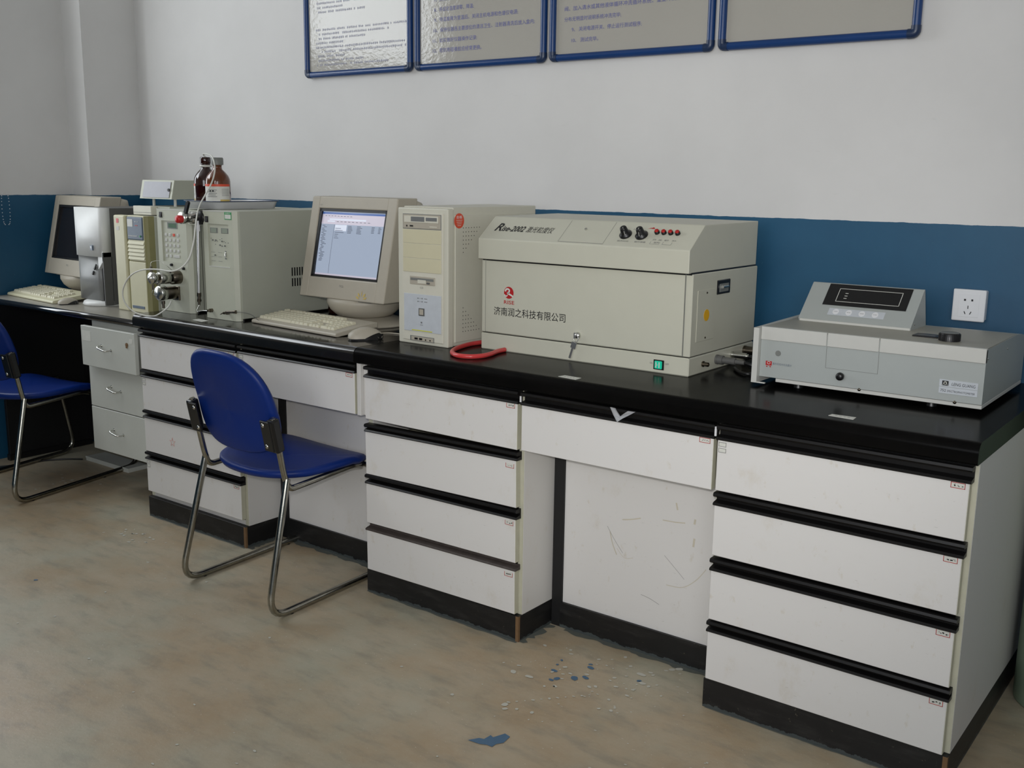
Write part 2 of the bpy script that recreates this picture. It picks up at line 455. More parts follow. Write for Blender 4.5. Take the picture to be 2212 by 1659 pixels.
for i, (a, b) in enumerate(((-1.2, 0.8), (1.4, 3.0))):
    wn = MB(); y0, y1 = YB-0.12, YB-0.07; z0, z1 = 1.0, 2.70
    wn.box(a, b, y0, y1, z0, z0+0.05).box(a, b, y0, y1, z1-0.05, z1)
    for p in (a, (a+b)/2-0.025, b-0.05): wn.box(p, p+0.05, y0+.001, y1-.001, z0, z1)
    struct('window_%d' % (i+3), wn, 'winframe')
FLOOR = bpy.data.objects['floor']; LOC['floor'] = Vector((0, 0, 0))
# paint marks dropped on the concrete: flat dabs of dried paint
def blob(mb, x, y, r, asp=1.0, n=12, mi=0, z=ZF+0.0012):
    ph = random.random()*6; pts = []
    for i in range(n):
        a = 2*math.pi*i/n; rr = r*(1+0.22*math.sin(2*a+ph)+0.15*random.uniform(-1, 1))
        pts.append((x+rr*math.cos(a)*asp, y+rr*math.sin(a), z))
    mb.add(pts, [list(range(n))], mi)
sp = MB()
poly = [(-.925+(x+.925)*.62, -.45+(y+.45)*.8) for x, y in [(-1.01, -0.505), (-0.985, -0.475), (-0.965, -0.47), (-0.962, -0.44), (-0.945, -0.445), (-0.925, -0.405), (-0.895, -0.41), (-0.888, -0.45), (-0.905, -0.47), (-0.905, -0.49), (-0.93, -0.49), (-0.955, -0.50), (-0.985, -0.503)]]
sp.add([(x, y, ZF+0.0012) for x, y in poly], [list(range(len(poly)))], 0)
for x, y, r in ((-1.021, -.065, .008), (-.988, -.1, .008), (-.997, -.115, .006), (-.952, -.067, .010), (-.930, -.045, .008), (-.951, .013, .008), (-.962, .03, .005), (-.805, .03, .006), (-1.04, .0, .004), (-1.035, -.03, .004), (-1.0, -1.3, .01), (-2.75, -.62, .006)):
    blob(sp, x, y, r, 1.2, mi=0)
for x, y, r in ((-1.106, -.142, .008), (-1.055, -.138, .008), (-.82, .066, .009), (-.752, .161, .008), (-.793, .024, .008), (-.767, .146, .007), (-1.013, -.3, .008), (-1.0, -.318, .006), (-.934, -.29, .005), (-.975, -.3, .004), (-.811, -.166, .004)):
    blob(sp, x, y, r, 1.3, mi=1)
for i in range(12): blob(sp, -1.013+i*0.0145, -.285+i*0.0165, random.uniform(.0022, .0042), 1.2, 8, 1)
for i in range(70):
    x = random.gauss(-.9, .13); y = random.gauss(.0, .10)
    if y < 0.14 and x < -0.62: blob(sp, x, y, random.uniform(.0018, .006), 1.2, 8, 1)
for i in range(40): blob(sp, random.uniform(-1.0, -.2), random.uniform(-.6, -.12), random.uniform(.0015, .0032), 1.2, 7, 1)
for i in range(34): blob(sp, random.uniform(-2.9, -1.1), random.uniform(-1.2, -.1), random.uniform(.0015, .005), 1.3, 7, 1)
for i in range(22): blob(sp, random.gauss(-2.86, .07), random.gauss(-.17, .03), random.uniform(.002, .006), 1.4, 7, 1)
for i in range(14): blob(sp, random.gauss(-3.7, .15), random.gauss(.02, .06), random.uniform(.003, .008), 1.4, 7, 1)
tag(obj('paint_spots', sp, ['bluep', 'whitep'], FLOOR), kind='stuff')

# ------------------------------------------------------------------ worktops
ZT = 0.80; ZB = 0.7515
def worktop(name, x0, x1, label, right_square):
    r = 0.024; prof = [(YW-0.002, ZB), (YW-0.002, ZT)]
    for k in range(13):
        a = R(90+k*7.5); prof.append((r+r*math.cos(a), ZT-r+r*math.sin(a)))
    prof += [(0.0, ZB+0.004), (0.004, ZB)]
    mb = MB().prism(prof, x0, x1, 'x', 0)
    o = single(name, mb, 'worktop' if right_square else 'worktop_worn', label, 'worktop', ((x0+x1)/2, 0.4, ZB))
    for p in o.data.polygons: p.use_smooth = len(p.vertices) == 4
    o.data.set_sharp_from_angle(angle=R(25))
    return o
worktop('worktop', -1.8595, 0.0, 'black worktop under the laser instrument, right half of the bench', True)
worktop('worktop', -3.068, -1.8625, 'black worktop under the centre monitor and keyboard, left half of the bench', False)

# ------------------------------------------------------------------ cabinets
YD = 0.012   # drawer fronts
YC = 0.034   # carcass front
def profile_handle(x0, x1, z0, drawer, tilt=0.0, full=True, top=None, dust=False):
    """black extruded finger pull along the top of a drawer front; z0 = underside"""
    h = (top or z0+0.032)-z0
    mb = MB(); y = YD
    low = [(y-0.004, z0), (y-0.006, z0+0.003), (y-0.003, z0+0.007), (y+0.016, z0+0.011), (y+0.016, z0+h*0.9), (y+0.020, z0+h*0.9), (y+0.020, z0)]
    T = Matrix.Translation((x0, 0, z0)) @ Matrix.Rotation(-tilt, 4, 'Y') @ Matrix.Translation((-x0, 0, -z0))
    mb.prism(low, x0, x1, 'x', 1 if dust else 0, mat=T)
    if full:
        t = z0+h
        hi = [(y+0.020, t-0.012), (y+0.013, t-0.012), (y+0.006, t-0.011), (y-0.003, t-0.011), (y-0.006, t-0.007), (y-0.004, t-0.001), (y+0.002, t), (y+0.020, t)]
        mb.prism(hi, x0, x1, 'x', 0, mat=T)
    o = obj('handle', mb, ['profile', 'profile_dust'], drawer, recalc=False)
    return o
def red_sticker(x, z, drawer, w_=0.030, h_=0.013, style=0):
    y = YD-0.0012
    mb = MB().box(x, x+w_, y, YD, z, z+h_, mi=0)
    t = 0.0012; y2 = y-0.0004
    def bar(a, b, c, d, mi): mb.box(a, b, y2, y, c, d, mi=mi)
    bar(x, x+w_, z, z+t, 1); bar(x, x+t, z, z+h_, 1); bar(x+w_-t, x+w_, z, z+h_, 1)
    if style == 0: bar(x, x+w_, z+h_-t, z+h_, 1)
    cx = x+0.006
    for i in range(3):   # handwritten scribbles, too small in the photograph to read
        for k in range(3):
            a = cx+random.uniform(0, .004); b = z+0.004+random.uniform(0, .004)
            bar(a, a+random.choice((.0008, .003)), b, b+random.choice((.0007, .0025)), 2)
        cx += 0.007
    obj('sticker', mb, ['paper', 'red_ink', 'black_ink'], drawer)
def drawer(cab, x0, x1, z0, z1, htop, tilt=0.0, full=True, dust=False, sticker=True, style=0, hx=None, dy=0.0, deep=0.42, grey=False):
    mb = MB(); T = Matrix.Translation((x0, 0, z0)) @ Matrix.Rotation(-tilt, 4, 'Y') @ Matrix.Translation((-x0, 0, -z0))
    T = Matrix.Translation((0, dy, 0)) @ T
    mb.box(x0, x1, YD, YC-0.002, z0, z1+0.0, 0.0015, 0, mat=T)
    mb.box(x1-0.0012, x1+0.0004, YD+0.001, YC-0.003, z0+0.001, z1-0.001, mi=1, mat=T)
    # shallow drawer box behind the front
    a, b, zt = x0+0.02, x1-0.02, z1-0.025
    mb.box(a, b, YC, YC+deep, z0+0.012, z0+0.018, mi=1).box(a, a+0.012, YC, YC+deep, z0+0.018, zt, mi=1).box(b-0.012, b, YC, YC+deep, z0+0.018, zt, mi=1)
    mb.box(a+.012, b-.012, YC+deep-0.012, YC+deep, z0+0.018, zt, mi=1)
    d = obj('drawer', mb, ['white', 'edge'], cab)
    h0, h1 = hx or (x0-0.002, x1+0.004)
    profile_handle(h0, h1, z1, d, tilt, full, htop, dust)
    if sticker: red_sticker(x1-0.038, z1-0.0145, d, style=style)
    return d
def small_tags(x, z, d, n=2, m='grey_ink'):
    mb = MB()
    for i in range(n):
        zz = z-i*0.015; y = YD-0.001
        mb.box(x, x+0.020, y, YD, zz, zz+0.011, mi=0)
        for a, b, c, e in ((0, .020, 0, .001), (0, .020, .010, .011), (0, .001, 0, .011), (.019, .020, 0, .011)):
            mb.box(x+a, x+b, y-.0003, y, zz+c, zz+e, mi=1)
    obj('sticker', mb, ['paper', m], d)
def carcass4(cab, x0, x1, right_end=False):
    """sides, bottom, back and rails of a four-drawer unit, with the black plinth below"""
    t = 0.018; mb = MB()
    mb.box(x0, x0+t, YC, 0.74, 0.07, ZB, 0.0008).box(x1-t, x1, YC, 0.74, 0.07, ZB, 0.0008)
    mb.box(x0+t, x1-t, YC+.002, 0.74, 0.07, 0.088).box(x0+t, x1-t, 0.722, 0.738, 0.088, ZB)
    mb.box(x0+t, x1-t, YC+.002, YC+0.03, 0.725, ZB)
    obj('carcass', mb, 'side', cab)
    for a, b in ((x0+.0005, x0+t-.0005), (x1-t+.0005, x1-.0005)): obj('edging', MB().box(a, b, YC-0.0012, YC, 0.071, ZB), 'edge', cab)
    k = MB().box(x0, x1, 0.016, 0.74, ZF, 0.070, 0.001)
    obj('plinth', k, 'kick', cab)
    w_ = MB().box(x1-0.010, x1+0.0006, 0.0155, 0.024, ZF, 0.069, mi=0)
    obj('chipped_corner', w_, 'wood', cab)

def four_drawers(label, x0, x1, rows, tilts=(0, 0, 0, 0), handles=None, skip_top=(), tagsat=None, style=None):
    cab = thing('drawer_cabinet', label, 'cabinet', ((x0+x1)/2, 0.4, ZF))
    carcass4(cab, x0, x1)
    ds = []
    for i, (z0, z1, ht) in enumerate(rows):
        d = drawer(cab, x0+0.006, x1-0.012, z0, z1, ht, tilts[i], full=i not in skip_top, dust=i in skip_top,
                   hx=(x0+0.004, x1-0.008), style=(style[i] if style else 0), sticker=(handles[i] if handles else True))
        ds.append(d)
    if tagsat:
        for i, n in tagsat: small_tags(x0+0.010, rows[i][1]-0.016, ds[i], n)
    return cab, ds
rowsA3 = [(0.578, 0.708, 0.745), (0.408, 0.540, 0.573), (0.236, 0.368, 0.400), (0.072, 0.203, 0.232)]
four_drawers('white four-drawer cabinet at the right end of the bench, beneath the spectrophotometer', -0.608, -0.002, rowsA3, tagsat=[(0, 2)], style=[0, 1, 1, 1])
rowsA1 = [(0.574, 0.709, 0.745), (0.392, 0.533, 0.558), (0.228, 0.361, 0.391), (0.068, 0.203, 0.221)]
four_drawers('white four-drawer cabinet beneath the beige tower, second drawer front sagging on its left', -1.830, -1.208, rowsA1,
             tilts=(0.0, 0.016, 0.010, 0.012), skip_top=(3,), style=[1, 1, 1, 1])
rowsB1 = [(0.588, 0.714, 0.744), (0.426, 0.556, 0.585), (0.259, 0.394, 0.424), (0.095, 0.226, 0.256)]
c_b1, d_b1 = four_drawers('white four-drawer cabinet behind the blue chair, beside the grey desk', -3.050, -2.452, rowsB1, handles=[True, False, False, True],
             tagsat=[(1, 2), (3, 2)], style=[1, 1, 1, 1])
# faded red star stamped on the third drawer of that cabinet
st = MB()
for k in range(5):
    a = k*72; c_ = Vector((-2.865, YD-0.0006, 0.322))
    for s_ in (-20, 20):
        p = c_+Vector((math.cos(R(a+90))*0.018, 0, math.sin(R(a+90))*0.018)); q = c_+Vector((math.cos(R(a+90+s_*1.8))*0.007, 0, math.sin(R(a+90+s_*1.8))*0.007))
        st.tube([p, q], 0.0009, 4)
MT['faint_red'] = plain('faded_red_stamp', S(216, 170, 164), 0.6)
obj('stamp', st, 'faint_red', d_b1[2])

def kneehole(label, x0, x1, z0, z1, ht, xpost, tags=0, dy=0.0):
    cab = thing('kneehole_unit', label, 'cabinet', ((x0+x1)/2, 0.4, ZF))
    d = drawer(cab, x0+0.002, x1-0.004, z0, z1, ht, hx=(x0+0.001, x1-0.001), dy=dy)
    if tags: small_tags(x0+0.008, z1-0.016, d, 2)
    obj('back_panel', MB().box(xpost, x1-0.001, 0.19, 0.205, 0.070, ZB, 0.0005), 'white', cab)
    obj('black_post', MB().box(x0+0.001, xpost, 0.184, 0.20, ZF, ZB-0.001), 'blackmatt', cab)
    obj('plinth', MB().box(xpost-0.004, x1-0.001, 0.182, 0.205, ZF, 0.070), 'kick', cab)
    return cab, d
kneehole('white kneehole unit with one wide drawer, a scrap of plastic in its finger pull', -1.207, -0.609, 0.576, 0.7085, 0.745, -1.170)
cb, db = kneehole('white kneehole unit with one wide drawer, directly behind the blue chair', -2.450, -1.866, 0.581, 0.7155, 0.744, -2.412, tags=2)
# its end panel beside the junction of the two worktops
obj('end_panel', MB().box(-1.864, -1.847, 0.016, 0.30, 0.579, ZB, 0.0008).box(-1.846, -1.832, 0.030, 0.18, 0.579, ZB, 0.0008), 'side', cb)
# white slivers showing in the black recess between units
for x in (-1.2085, -0.6085, -2.452):
    pass
obj('edge_sliver', MB().box(-1.2105, -1.2065, 0.010, 0.014, 0.716, 0.733), 'outlet', bpy.data.objects['kneehole_unit'])
obj('edge_sliver', MB().box(-0.6105, -0.6060, 0.010, 0.014, 0.716, 0.740), 'outlet', bpy.data.objects['kneehole_unit'])
# blue-grey floor paint smeared along the plinths
gp = MB()
def rag(x0, x1, y, wd, n=40):
    pts = [(x0+(x1-x0)*i/n, y+0.002, ZF+0.0008) for i in range(n+1)]
    pts2 = [(x0+(x1-x0)*i/n, y-wd*(0.6+0.5*math.sin(i*0.37)**2+random.uniform(-.12, .12)), ZF+0.0008) for i in range(n+1)]
    gp.add(pts+pts2, [[i, i+1, n+2+i, n+1+i] for i in range(n)])
rag(-1.15, -0.612, 0.182, 0.022); rag(-1.828, -1.21, 0.016, 0.010); rag(-2.38, -1.835, 0.182, 0.024); rag(-3.045, -2.455, 0.016, 0.007); rag(-0.60, -0.01, 0.016, 0.005)
gp.add([(-1.208+random.uniform(0, .03)*(j), 0.02+i*0.012, ZF+0.0009) for j in (0, 1) for i in range(14)], [[i, i+1, 15+i, 14+i] for i in range(13)])
gp.add([(-2.452+random.uniform(.01, .035)*(j), 0.02+i*0.012, ZF+0.0009) for j in (0, 1) for i in range(14)], [[i, i+1, 15+i, 14+i] for i in range(13)])
tag(obj('paint_smear', gp, 'greyp', FLOOR), kind='stuff')

# scrap of clear plastic caught in the drawer pull
pb = MB(); P_ = [(-0.905, 0.748), (-0.897, 0.728), (-0.882, 0.712), (-0.868, 0.722), (-0.850, 0.733), (-0.832, 0.745), (-0.85, 0.746), (-0.866, 0.734), (-0.877, 0.726), (-0.886, 0.738), (-0.889, 0.748)]
n_ = len(P_)
pb.add([(x, -0.004+0.004*math.sin(i*1.7), z) for i, (x, z) in enumerate(P_)]+[(x, 0.0+0.004*math.sin(i*1.7), z) for i, (x, z) in enumerate(P_)],
       [list(range(n_)), list(range(n_, 2*n_))[::-1]]+[[i, (i+1) % n_, n_+(i+1) % n_, n_+i] for i in range(n_)])
single('plastic_scrap', pb, 'film', 'crumpled clear plastic scrap caught in the wide drawer pull', 'plastic scrap', (-0.87, 0, 0.712))

# ------------------------------------------------------------------ white labels stuck on the worktop
for pts, lab in ((((-1.097, .033), (-1.092, .058), (-1.036, .055), (-1.035, .026)), 'small white paper label on the worktop in front of the laser instrument'),
                 (((-.345, .053), (-.343, .072), (-.287, .075), (-.285, .049)), 'small white paper label on the worktop in front of the spectrophotometer'),
                 (((-2.758, .052), (-2.762, .082), (-2.694, .075), (-2.689, .041)), 'small white paper label on the worktop below the grey detector')):
    mb = MB(); mb.prism([(p[0], p[1]) for p in pts], ZT, ZT+0.0008, 'z')
    m0 = Vector(pts[0]+(0,)); m3 = Vector(pts[3]+(0,))
    for k in range(4):
        c0 = m0.lerp(m3, 0.2+0.17*k); mb.box(c0.x, c0.x+0.005, c0.y+0.011, c0.y+0.013, ZT+0.0008, ZT+0.001, mi=1)
    single('paper_label', mb, ['paper', 'grey_ink'], lab, 'label', (pts[0][0], pts[0][1], ZT), None)

# ------------------------------------------------------------------ posters
def poster(x0, x1, label, fill):
    z0 = 1.727; z1 = 2.62; y0 = 0.772; fwd = 0.024
    t = thing('notice_board', label, 'notice board', ((x0+x1)/2, YW, z0), group='framed notice boards on the wall')
    obj('board', MB().box(x0+0.012, x1-0.012, 0.786, 0.797, z0+0.012, z1-0.012), 'board', t)
    # half-round blue frame bars and plastic corners
    def bar(p, q):
        mb = MB(); mb.cyl(p, q, 0.0125, n=12); return mb
    yc = 0.785; c = 0.034; i = 0.0125
    for p, q in (((x0+c, yc, z0+i), (x1-c, yc, z0+i)), ((x0+c, yc, z1-i), (x1-c, yc, z1-i)), ((x0+i, yc, z0+c), (x0+i, yc, z1-c)), ((x1-i, yc, z0+c), (x1-i, yc, z1-c))):
        obj('frame_bar', bar(p, q), 'frameblue', t)
    for sx, sz, cx, cz in ((1, 1, x0, z0), (-1, 1, x1, z0), (1, -1, x0, z1), (-1, -1, x1, z1)):
        a = Vector((cx+sx*i, yc, cz+sz*c)); b = Vector((cx+sx*i, yc, cz+sz*i)); d = Vector((cx+sx*c, yc, cz+sz*i))
        obj('frame_corner', MB().tube(bend_path([a, b, d], 0.018, 5), 0.0138, 10), 'cornerblue', t)
    fill(t); return t
YT = 0.7848
def lines(t, rows, m):
    for body, x, z, w_, h_ in rows: text('text_line', body, t, (x, YT, z), (1, 0, 0), (0, 0, 1), w_, h_, m)
def fill1(t):
    # rows far too small to read in the photograph: only their rhythm is built
    mb = MB()
    for r_ in range(34):
        z = 1.772+r_*0.0172
        if r_ in (9, 10, 11, 20): continue
        x = -2.86+random.uniform(0, .02); end = random.choice((-2.36, -2.40, -2.58, -2.70, -2.45))
        while x < end:
            w_ = random.uniform(.004, .009)
            if random.random() > .12:
                mb.box(x, x+w_, YT, YT+.0004, z+.003, z+.0045); mb.box(x+w_*.3, x+w_*.5, YT, YT+.0004, z, z+.0085)
                if random.random() > .5: mb.box(x, x+w_*.9, YT, YT+.0004, z+.0072, z+.0085)
            x += w_+.0022
    tag(obj('printed_text', mb, 'faintink', t), kind='stuff')
def fill2(t):
    lines(t, [('12、密封用硅橡胶应经常更换。', -2.219, 1.789, 0.235, 0.0165), ('11、如实做好仪器操作记录;', -2.219, 1.824, 0.214, 0.0165),
              ('10、保持仪器各主要部位的清洁卫生、注射器清洗后放入盒内;', -2.215, 1.861, 0.468, 0.0165), ('9、待温度降为室温后、关闭主机电源和色谱仪电源;', -2.212, 1.8985, 0.392, 0.0165),
              ('8、将设定温度调零、降温;', -2.212, 1.9345, 0.19, 0.0165), ('7、关机时、首先将各路温度', -2.212, 1.971, 0.21, 0.0165)], 'ink')
def fill3(t):
    lines(t, [('10、 测试完毕。', -1.590, 1.787, 0.108, 0.0150), ('9、 关闭电源开关、停止运行测试程序;', -1.590, 1.822, 0.273, 0.0155),
              ('分布无明显时说明系统冲洗完毕;', -1.621, 1.856, 0.225, 0.0155), ('阀、加入清水或其他液体循环冲洗循环系统、重复冲洗至', -1.621, 1.8905, 0.445, 0.0155)], 'ink')
poster(-2.925, -2.322, 'blue-framed glossy board with tiny faint rows of print, leftmost of the four', fill1)
poster(-2.308, -1.694, 'blue-framed glossy board with numbered lines up to 12, above the beige tower', fill2)
poster(-1.680, -1.054, 'blue-framed board with numbered lines ending at 10, above the laser instrument', fill3)
poster(-1.040, -0.430, 'blue-framed board with a blank lower part, rightmost of the four', lambda t: None)

# ------------------------------------------------------------------ wall outlet
ot = thing('wall_outlet', 'white square surface-mounted mains outlet on the blue wall above the spectrophotometer', 'outlet', (-0.23, YW, 0.96))
obj('back_box', MB().box(-0.271, -0.189, 0.774, YW, 0.962, 1.046, 0.003), 'outlet', ot)
obj('face_plate', MB().box(-0.273, -0.187, 0.765, 0.775, 0.960, 1.048, 0.003, seg=2), 'outlet', ot)
obj('socket_insert', MB().box(-0.257, -0.203, 0.7642, 0.766, 0.972, 1.036, 0.0004), 'outlet', ot)
def slot(cx, cz, w_, h_, ang):
    return MB().box(-w_/2, w_/2, -0.0004, 0.0004, -h_/2, h_/2, mat=Matrix.Translation((cx, 0.7638, cz)) @ Matrix.Rotation(ang, 4, 'Y'))
sl = MB()
for cx, cz, w_, h_, a in ((-.2405, 1.019, .005, .0055, 0), (-.2215, 1.019, .005, .0055, 0), (-.231, .999, .002, .009, 0), (-.2385, .9835, .0022, .0085, -.45), (-.2235, .9835, .0022, .0085, .45)):
    q = slot(cx, cz, w_, h_, a); sl.add(q.v, q.f)
obj('socket_holes', sl, 'black', ot)

# ------------------------------------------------------------------ laser particle-size instrument
LX0, LX1, LY0, LY1 = -1.555, -0.820, 0.262, 0.680
la = thing('laser_analyser', 'large pale grey laser particle-size instrument with sloping control panel on the worktop', 'instrument', ((LX0+LX1)/2, 0.47, ZT))
obj('base', MB().box(LX0, LX1, LY0, LY1, ZT, 0.852, 0.003), 'laser', la)
obj('body', MB().box(LX0, LX1, LY0+0.003, LY1, 0.8545, 1.0825, 0.002), 'laser', la)
obj('seam', MB().box(LX0+0.004, LX1-0.004, LY0+0.006, LY1-0.004, 0.850, 0.857).box(LX0+0.004, LX1-0.004, LY0+0.002, LY1-0.004, 1.080, 1.087), 'black', la)
lid_prof = [(0.249, 1.085), (0.249, 1.146), (0.251, 1.149), (0.331, 1.212), (0.336, 1.214), (LY1, 1.216), (LY1, 1.085)]
lid = obj('lid', MB().prism(lid_prof, LX0-0.003, LX1-0.006, 'x'), 'laser', la)
bv = lid.modifiers.new('bevel', 'BEVEL'); bv.width = 0.002; bv.segments = 2; bv.limit_method = 'ANGLE'; bv.angle_limit = R(25)
door = obj('door', MB().box(-1.5375, -0.843, LY0-0.0005, LY0+0.004, 0.857, 1.080, 0.001), 'laser', la)
dg_ = MB()
for x in (-1.5395, -0.8425): dg_.box(x, x+0.002, LY0+0.0015, LY0+0.004, 0.856, 1.082)
obj('door_gap', dg_, 'grey', la)
# sloping panel frame of reference
A0 = Vector((0, 0.251, 1.149)); U_ = (Vector((0, 0.331, 1.212))-A0); UL = U_.length; U_.normalize(); NRM = Vector((0, -U_.z, U_.y))
def onslope(x, s, h=0.0): return Vector((x, 0, 0))+A0+U_*s+NRM*h
text('lettering', 'R', la, onslope(-1.520, 0.036, 0.0008), (1, 0, 0), U_, 0.026, 0.036, 'black_ink', shear=0.25, bold=0.02)
text('lettering', 'ise-2002', la, onslope(-1.494, 0.036, 0.0008), (1, 0, 0), U_, 0.086, 0.026, 'black_ink', shear=0.25, bold=0.02)
text('lettering', '激光粒度仪', la, onslope(-1.400, 0.036, 0.0008), (1, 0, 0), U_, 0.098, 0.027, 'black_ink', shear=0.15)
pl = MB(); 
for s0, s1, x0, x1 in ((0.004, 0.100, -1.262, -1.2612), (0.004, 0.100, -1.1068, -1.106), (0.004, 0.0052, -1.262, -1.106)):
    pl.add([onslope(x0, s0, .0006), onslope(x1, s0, .0006), onslope(x1, s1, .0006), onslope(x0, s1, .0006)], [[0, 1, 2, 3]])
obj('access_panel_outline', pl, 'grey_ink', la)
obj('panel_screw', MB().cyl(onslope(-1.193, 0.062, 0), onslope(-1.193, 0.062, 0.004), 0.004, n=12), 'steel', la)
def knob(x, s, ang, r=0.0150):
    c0 = onslope(x, s); k = MB()
    k.lathe([(r*1.25, 0), (r*1.25, 0.004), (r*0.95, 0.008), (r*0.78, 0.011), (r*0.66, 0.026), (r*0.55, 0.028), (0, 0.028)], c0, 20, axis=NRM)
    o = obj('control_knob', k, 'black', la)
    dirv = (U_*math.cos(ang)+Vector((1, 0, 0))*math.sin(ang)).normalized()
    a = c0+NRM*0.0285; b = c0+NRM*0.0100+dirv*r*0.95
    obj('pointer_line', MB().tube([a, c0+NRM*0.0275+dirv*r*0.5, b], 0.0006, 6), 'paper', o)
knob(-1.051, 0.048, R(150)); knob(-0.999, 0.048, R(172))
for i, x in enumerate((-0.9555, -0.934, -0.9125, -0.891)):
    c0 = onslope(x, 0.062); b_ = MB()
    b_.lathe([(0.0075, 0), (0.0075, 0.007), (0.0062, 0.008)], c0, 16, mi=0, axis=NRM)
    b_.lathe([(0.0058, 0.006), (0.0058, 0.011), (0.004, 0.0122), (0, 0.0125)], c0, 16, mi=1, axis=NRM)
    obj('push_button', b_, ['black', 'redled'], la)
for body, x, s, w_ in (('超声时间', -1.066, 0.018, 0.036), ('循环速度', -1.010, 0.018, 0.036), ('开 关', -0.957, 0.030, 0.03), ('超声', -0.948, 0.019, 0.016), ('循环', -0.920, 0.030, 0.014), ('排水', -0.896, 0.030, 0.014)):
    text('lettering', body, la, onslope(x, s, 0.0007), (1, 0, 0), U_, w_, 0.0060, 'grey_ink')
bl = MB()
for x0, x1 in ((-.959, -.930), (-.920, -.892)):
    for a, b, c_, d_ in ((x0, x0+.0008, .015, .026), (x1-.0008, x1, .015, .026), (x0, x1, .015, .0158)):
        bl.add([onslope(a, c_, .0006), onslope(b, c_, .0006), onslope(b, d_, .0006), onslope(a, d_, .0006)], [[0, 1, 2, 3]])
obj('bracket_lines', bl, 'grey_ink', la)
ar = MB(); pts = []
ar.add([onslope(-.994, .077, .0007), onslope(-.986, .0815, .0007), onslope(-.978, .083, .0007), onslope(-.978, .086, .0007), onslope(-.970, .079, .0007), onslope(-.979, .0775, .0007), onslope(-.979, .079, .0007), onslope(-.987, .079, .0007)], [[0, 1, 2, 6, 7], [3, 4, 5], [2, 3, 5, 6]])
obj('arrow_mark', ar, 'red_ink', la)
text('lettering', '1 0', la, onslope(-1.036, 0.070, 0.0007), (1, 0, 0), U_, 0.016, 0.0055, 'grey_ink')
YLF = LY0-0.0009
lg = MB(); ring = [(-1.4455+0.0185*math.cos(2*math.pi*i/40), YLF, 0.9855+0.0185*math.sin(2*math.pi*i/40)) for i in range(40)]
lg.add(ring, [list(range(40))[::-1]], 0)
def stroke(mb, pts, w_, y, mi=0):
    pts = smooth_path([(p[0], y, p[1]) for p in pts], 5); n = len(pts); a_ = []; b_ = []
    for i in range(n):
        d = (pts[min(i+1, n-1)]-pts[max(i-1, 0)]).normalized(); nn = Vector((-d.z, 0, d.x))*w_/2
        a_.append(pts[i]+nn); b_.append(pts[i]-nn)
    mb.add(a_+b_, [[i, i+1, n+i+1, n+i] for i in range(n-1)], mi)
stroke(lg, [(-1.4590, .9890), (-1.4545, .9960), (-1.4470, .9965), (-1.4430, .9925), (-1.4455, .9865), (-1.4500, .9840), (-1.4400, .9800), (-1.4290, .9750)], 0.0052, YLF-0.0004, 1)
stroke(lg, [(-1.4620, .9790), (-1.4560, .9740), (-1.4500, .9780)], 0.0040, YLF-0.0004, 1)
obj('emblem', lg, ['red_ink', 'paper'], la)
text('lettering', 'RISE', la, (-1.464, YLF, 0.9500), (1, 0, 0), (0, 0, 1), 0.040, 0.0115, 'red_ink', bold=0.01)
text('lettering', '济南润之科技有限公司', la, (-1.503, YLF, 0.9125), (1, 0, 0), (0, 0, 1), 0.270, 0.0265, 'black_ink', bold=0.004)
lk = obj('lock', MB().lathe([(0.010, 0), (0.010, 0.004), (0.008, 0.010), (0, 0.010)], (-1.186, LY0-0.0005, 0.8795), 20, axis=(0, -1, 0)), 'steel', la)
kk = MB()
kk.tube([Vector((-1.186+0.008*math.cos(a*0.524), LY0-0.012, 0.871+0.010*math.sin(a*0.524))) for a in range(12)], 0.0010, 6, closed=True)
kk.box(-1.193, -1.189, LY0-0.014, LY0-0.004, 0.871, 0.888)
kmat = Matrix.Translation((-1.196, LY0-0.010, 0.848)) @ Matrix.Rotation(R(18), 4, 'Y')
kk.box(-0.009, 0.009, -0.001, 0.001, -0.008, 0.012, 0.0008, mat=kmat).box(-0.0035, 0.0035, -0.0008, 0.0008, -0.040, -0.007, mat=kmat)
obj('key', kk, 'polished', lk)
sw = obj('power_switch', MB().box(-0.929, -0.896, LY0-0.003, LY0, 0.810, 0.838, 0.001), 'black', la)
obj('rocker', MB().box(-0.924, -0.901, LY0-0.0065, LY0-0.002, 0.813, 0.835, 0.0015), 'teal', sw)
obj('rocker_mark', MB().box(-0.920, -0.917, LY0-0.0068, LY0-0.0062, 0.816, 0.832).box(-0.910, -0.907, LY0-0.0068, LY0-0.0062, 0.816, 0.832).box(-0.918, -0.914, LY0-0.0068, LY0-0.0062, 0.8225, 0.8255), 'paper', sw)
text('lettering', 'ON', la, (-0.942, YLF, 0.824), (1, 0, 0), (0, 0, 1), 0.009, 0.005, 'grey_ink')
text('lettering', 'OFF', la, (-0.893, YLF, 0.826), (1, 0, 0), (0, 0, 1), 0.012, 0.005, 'grey_ink')
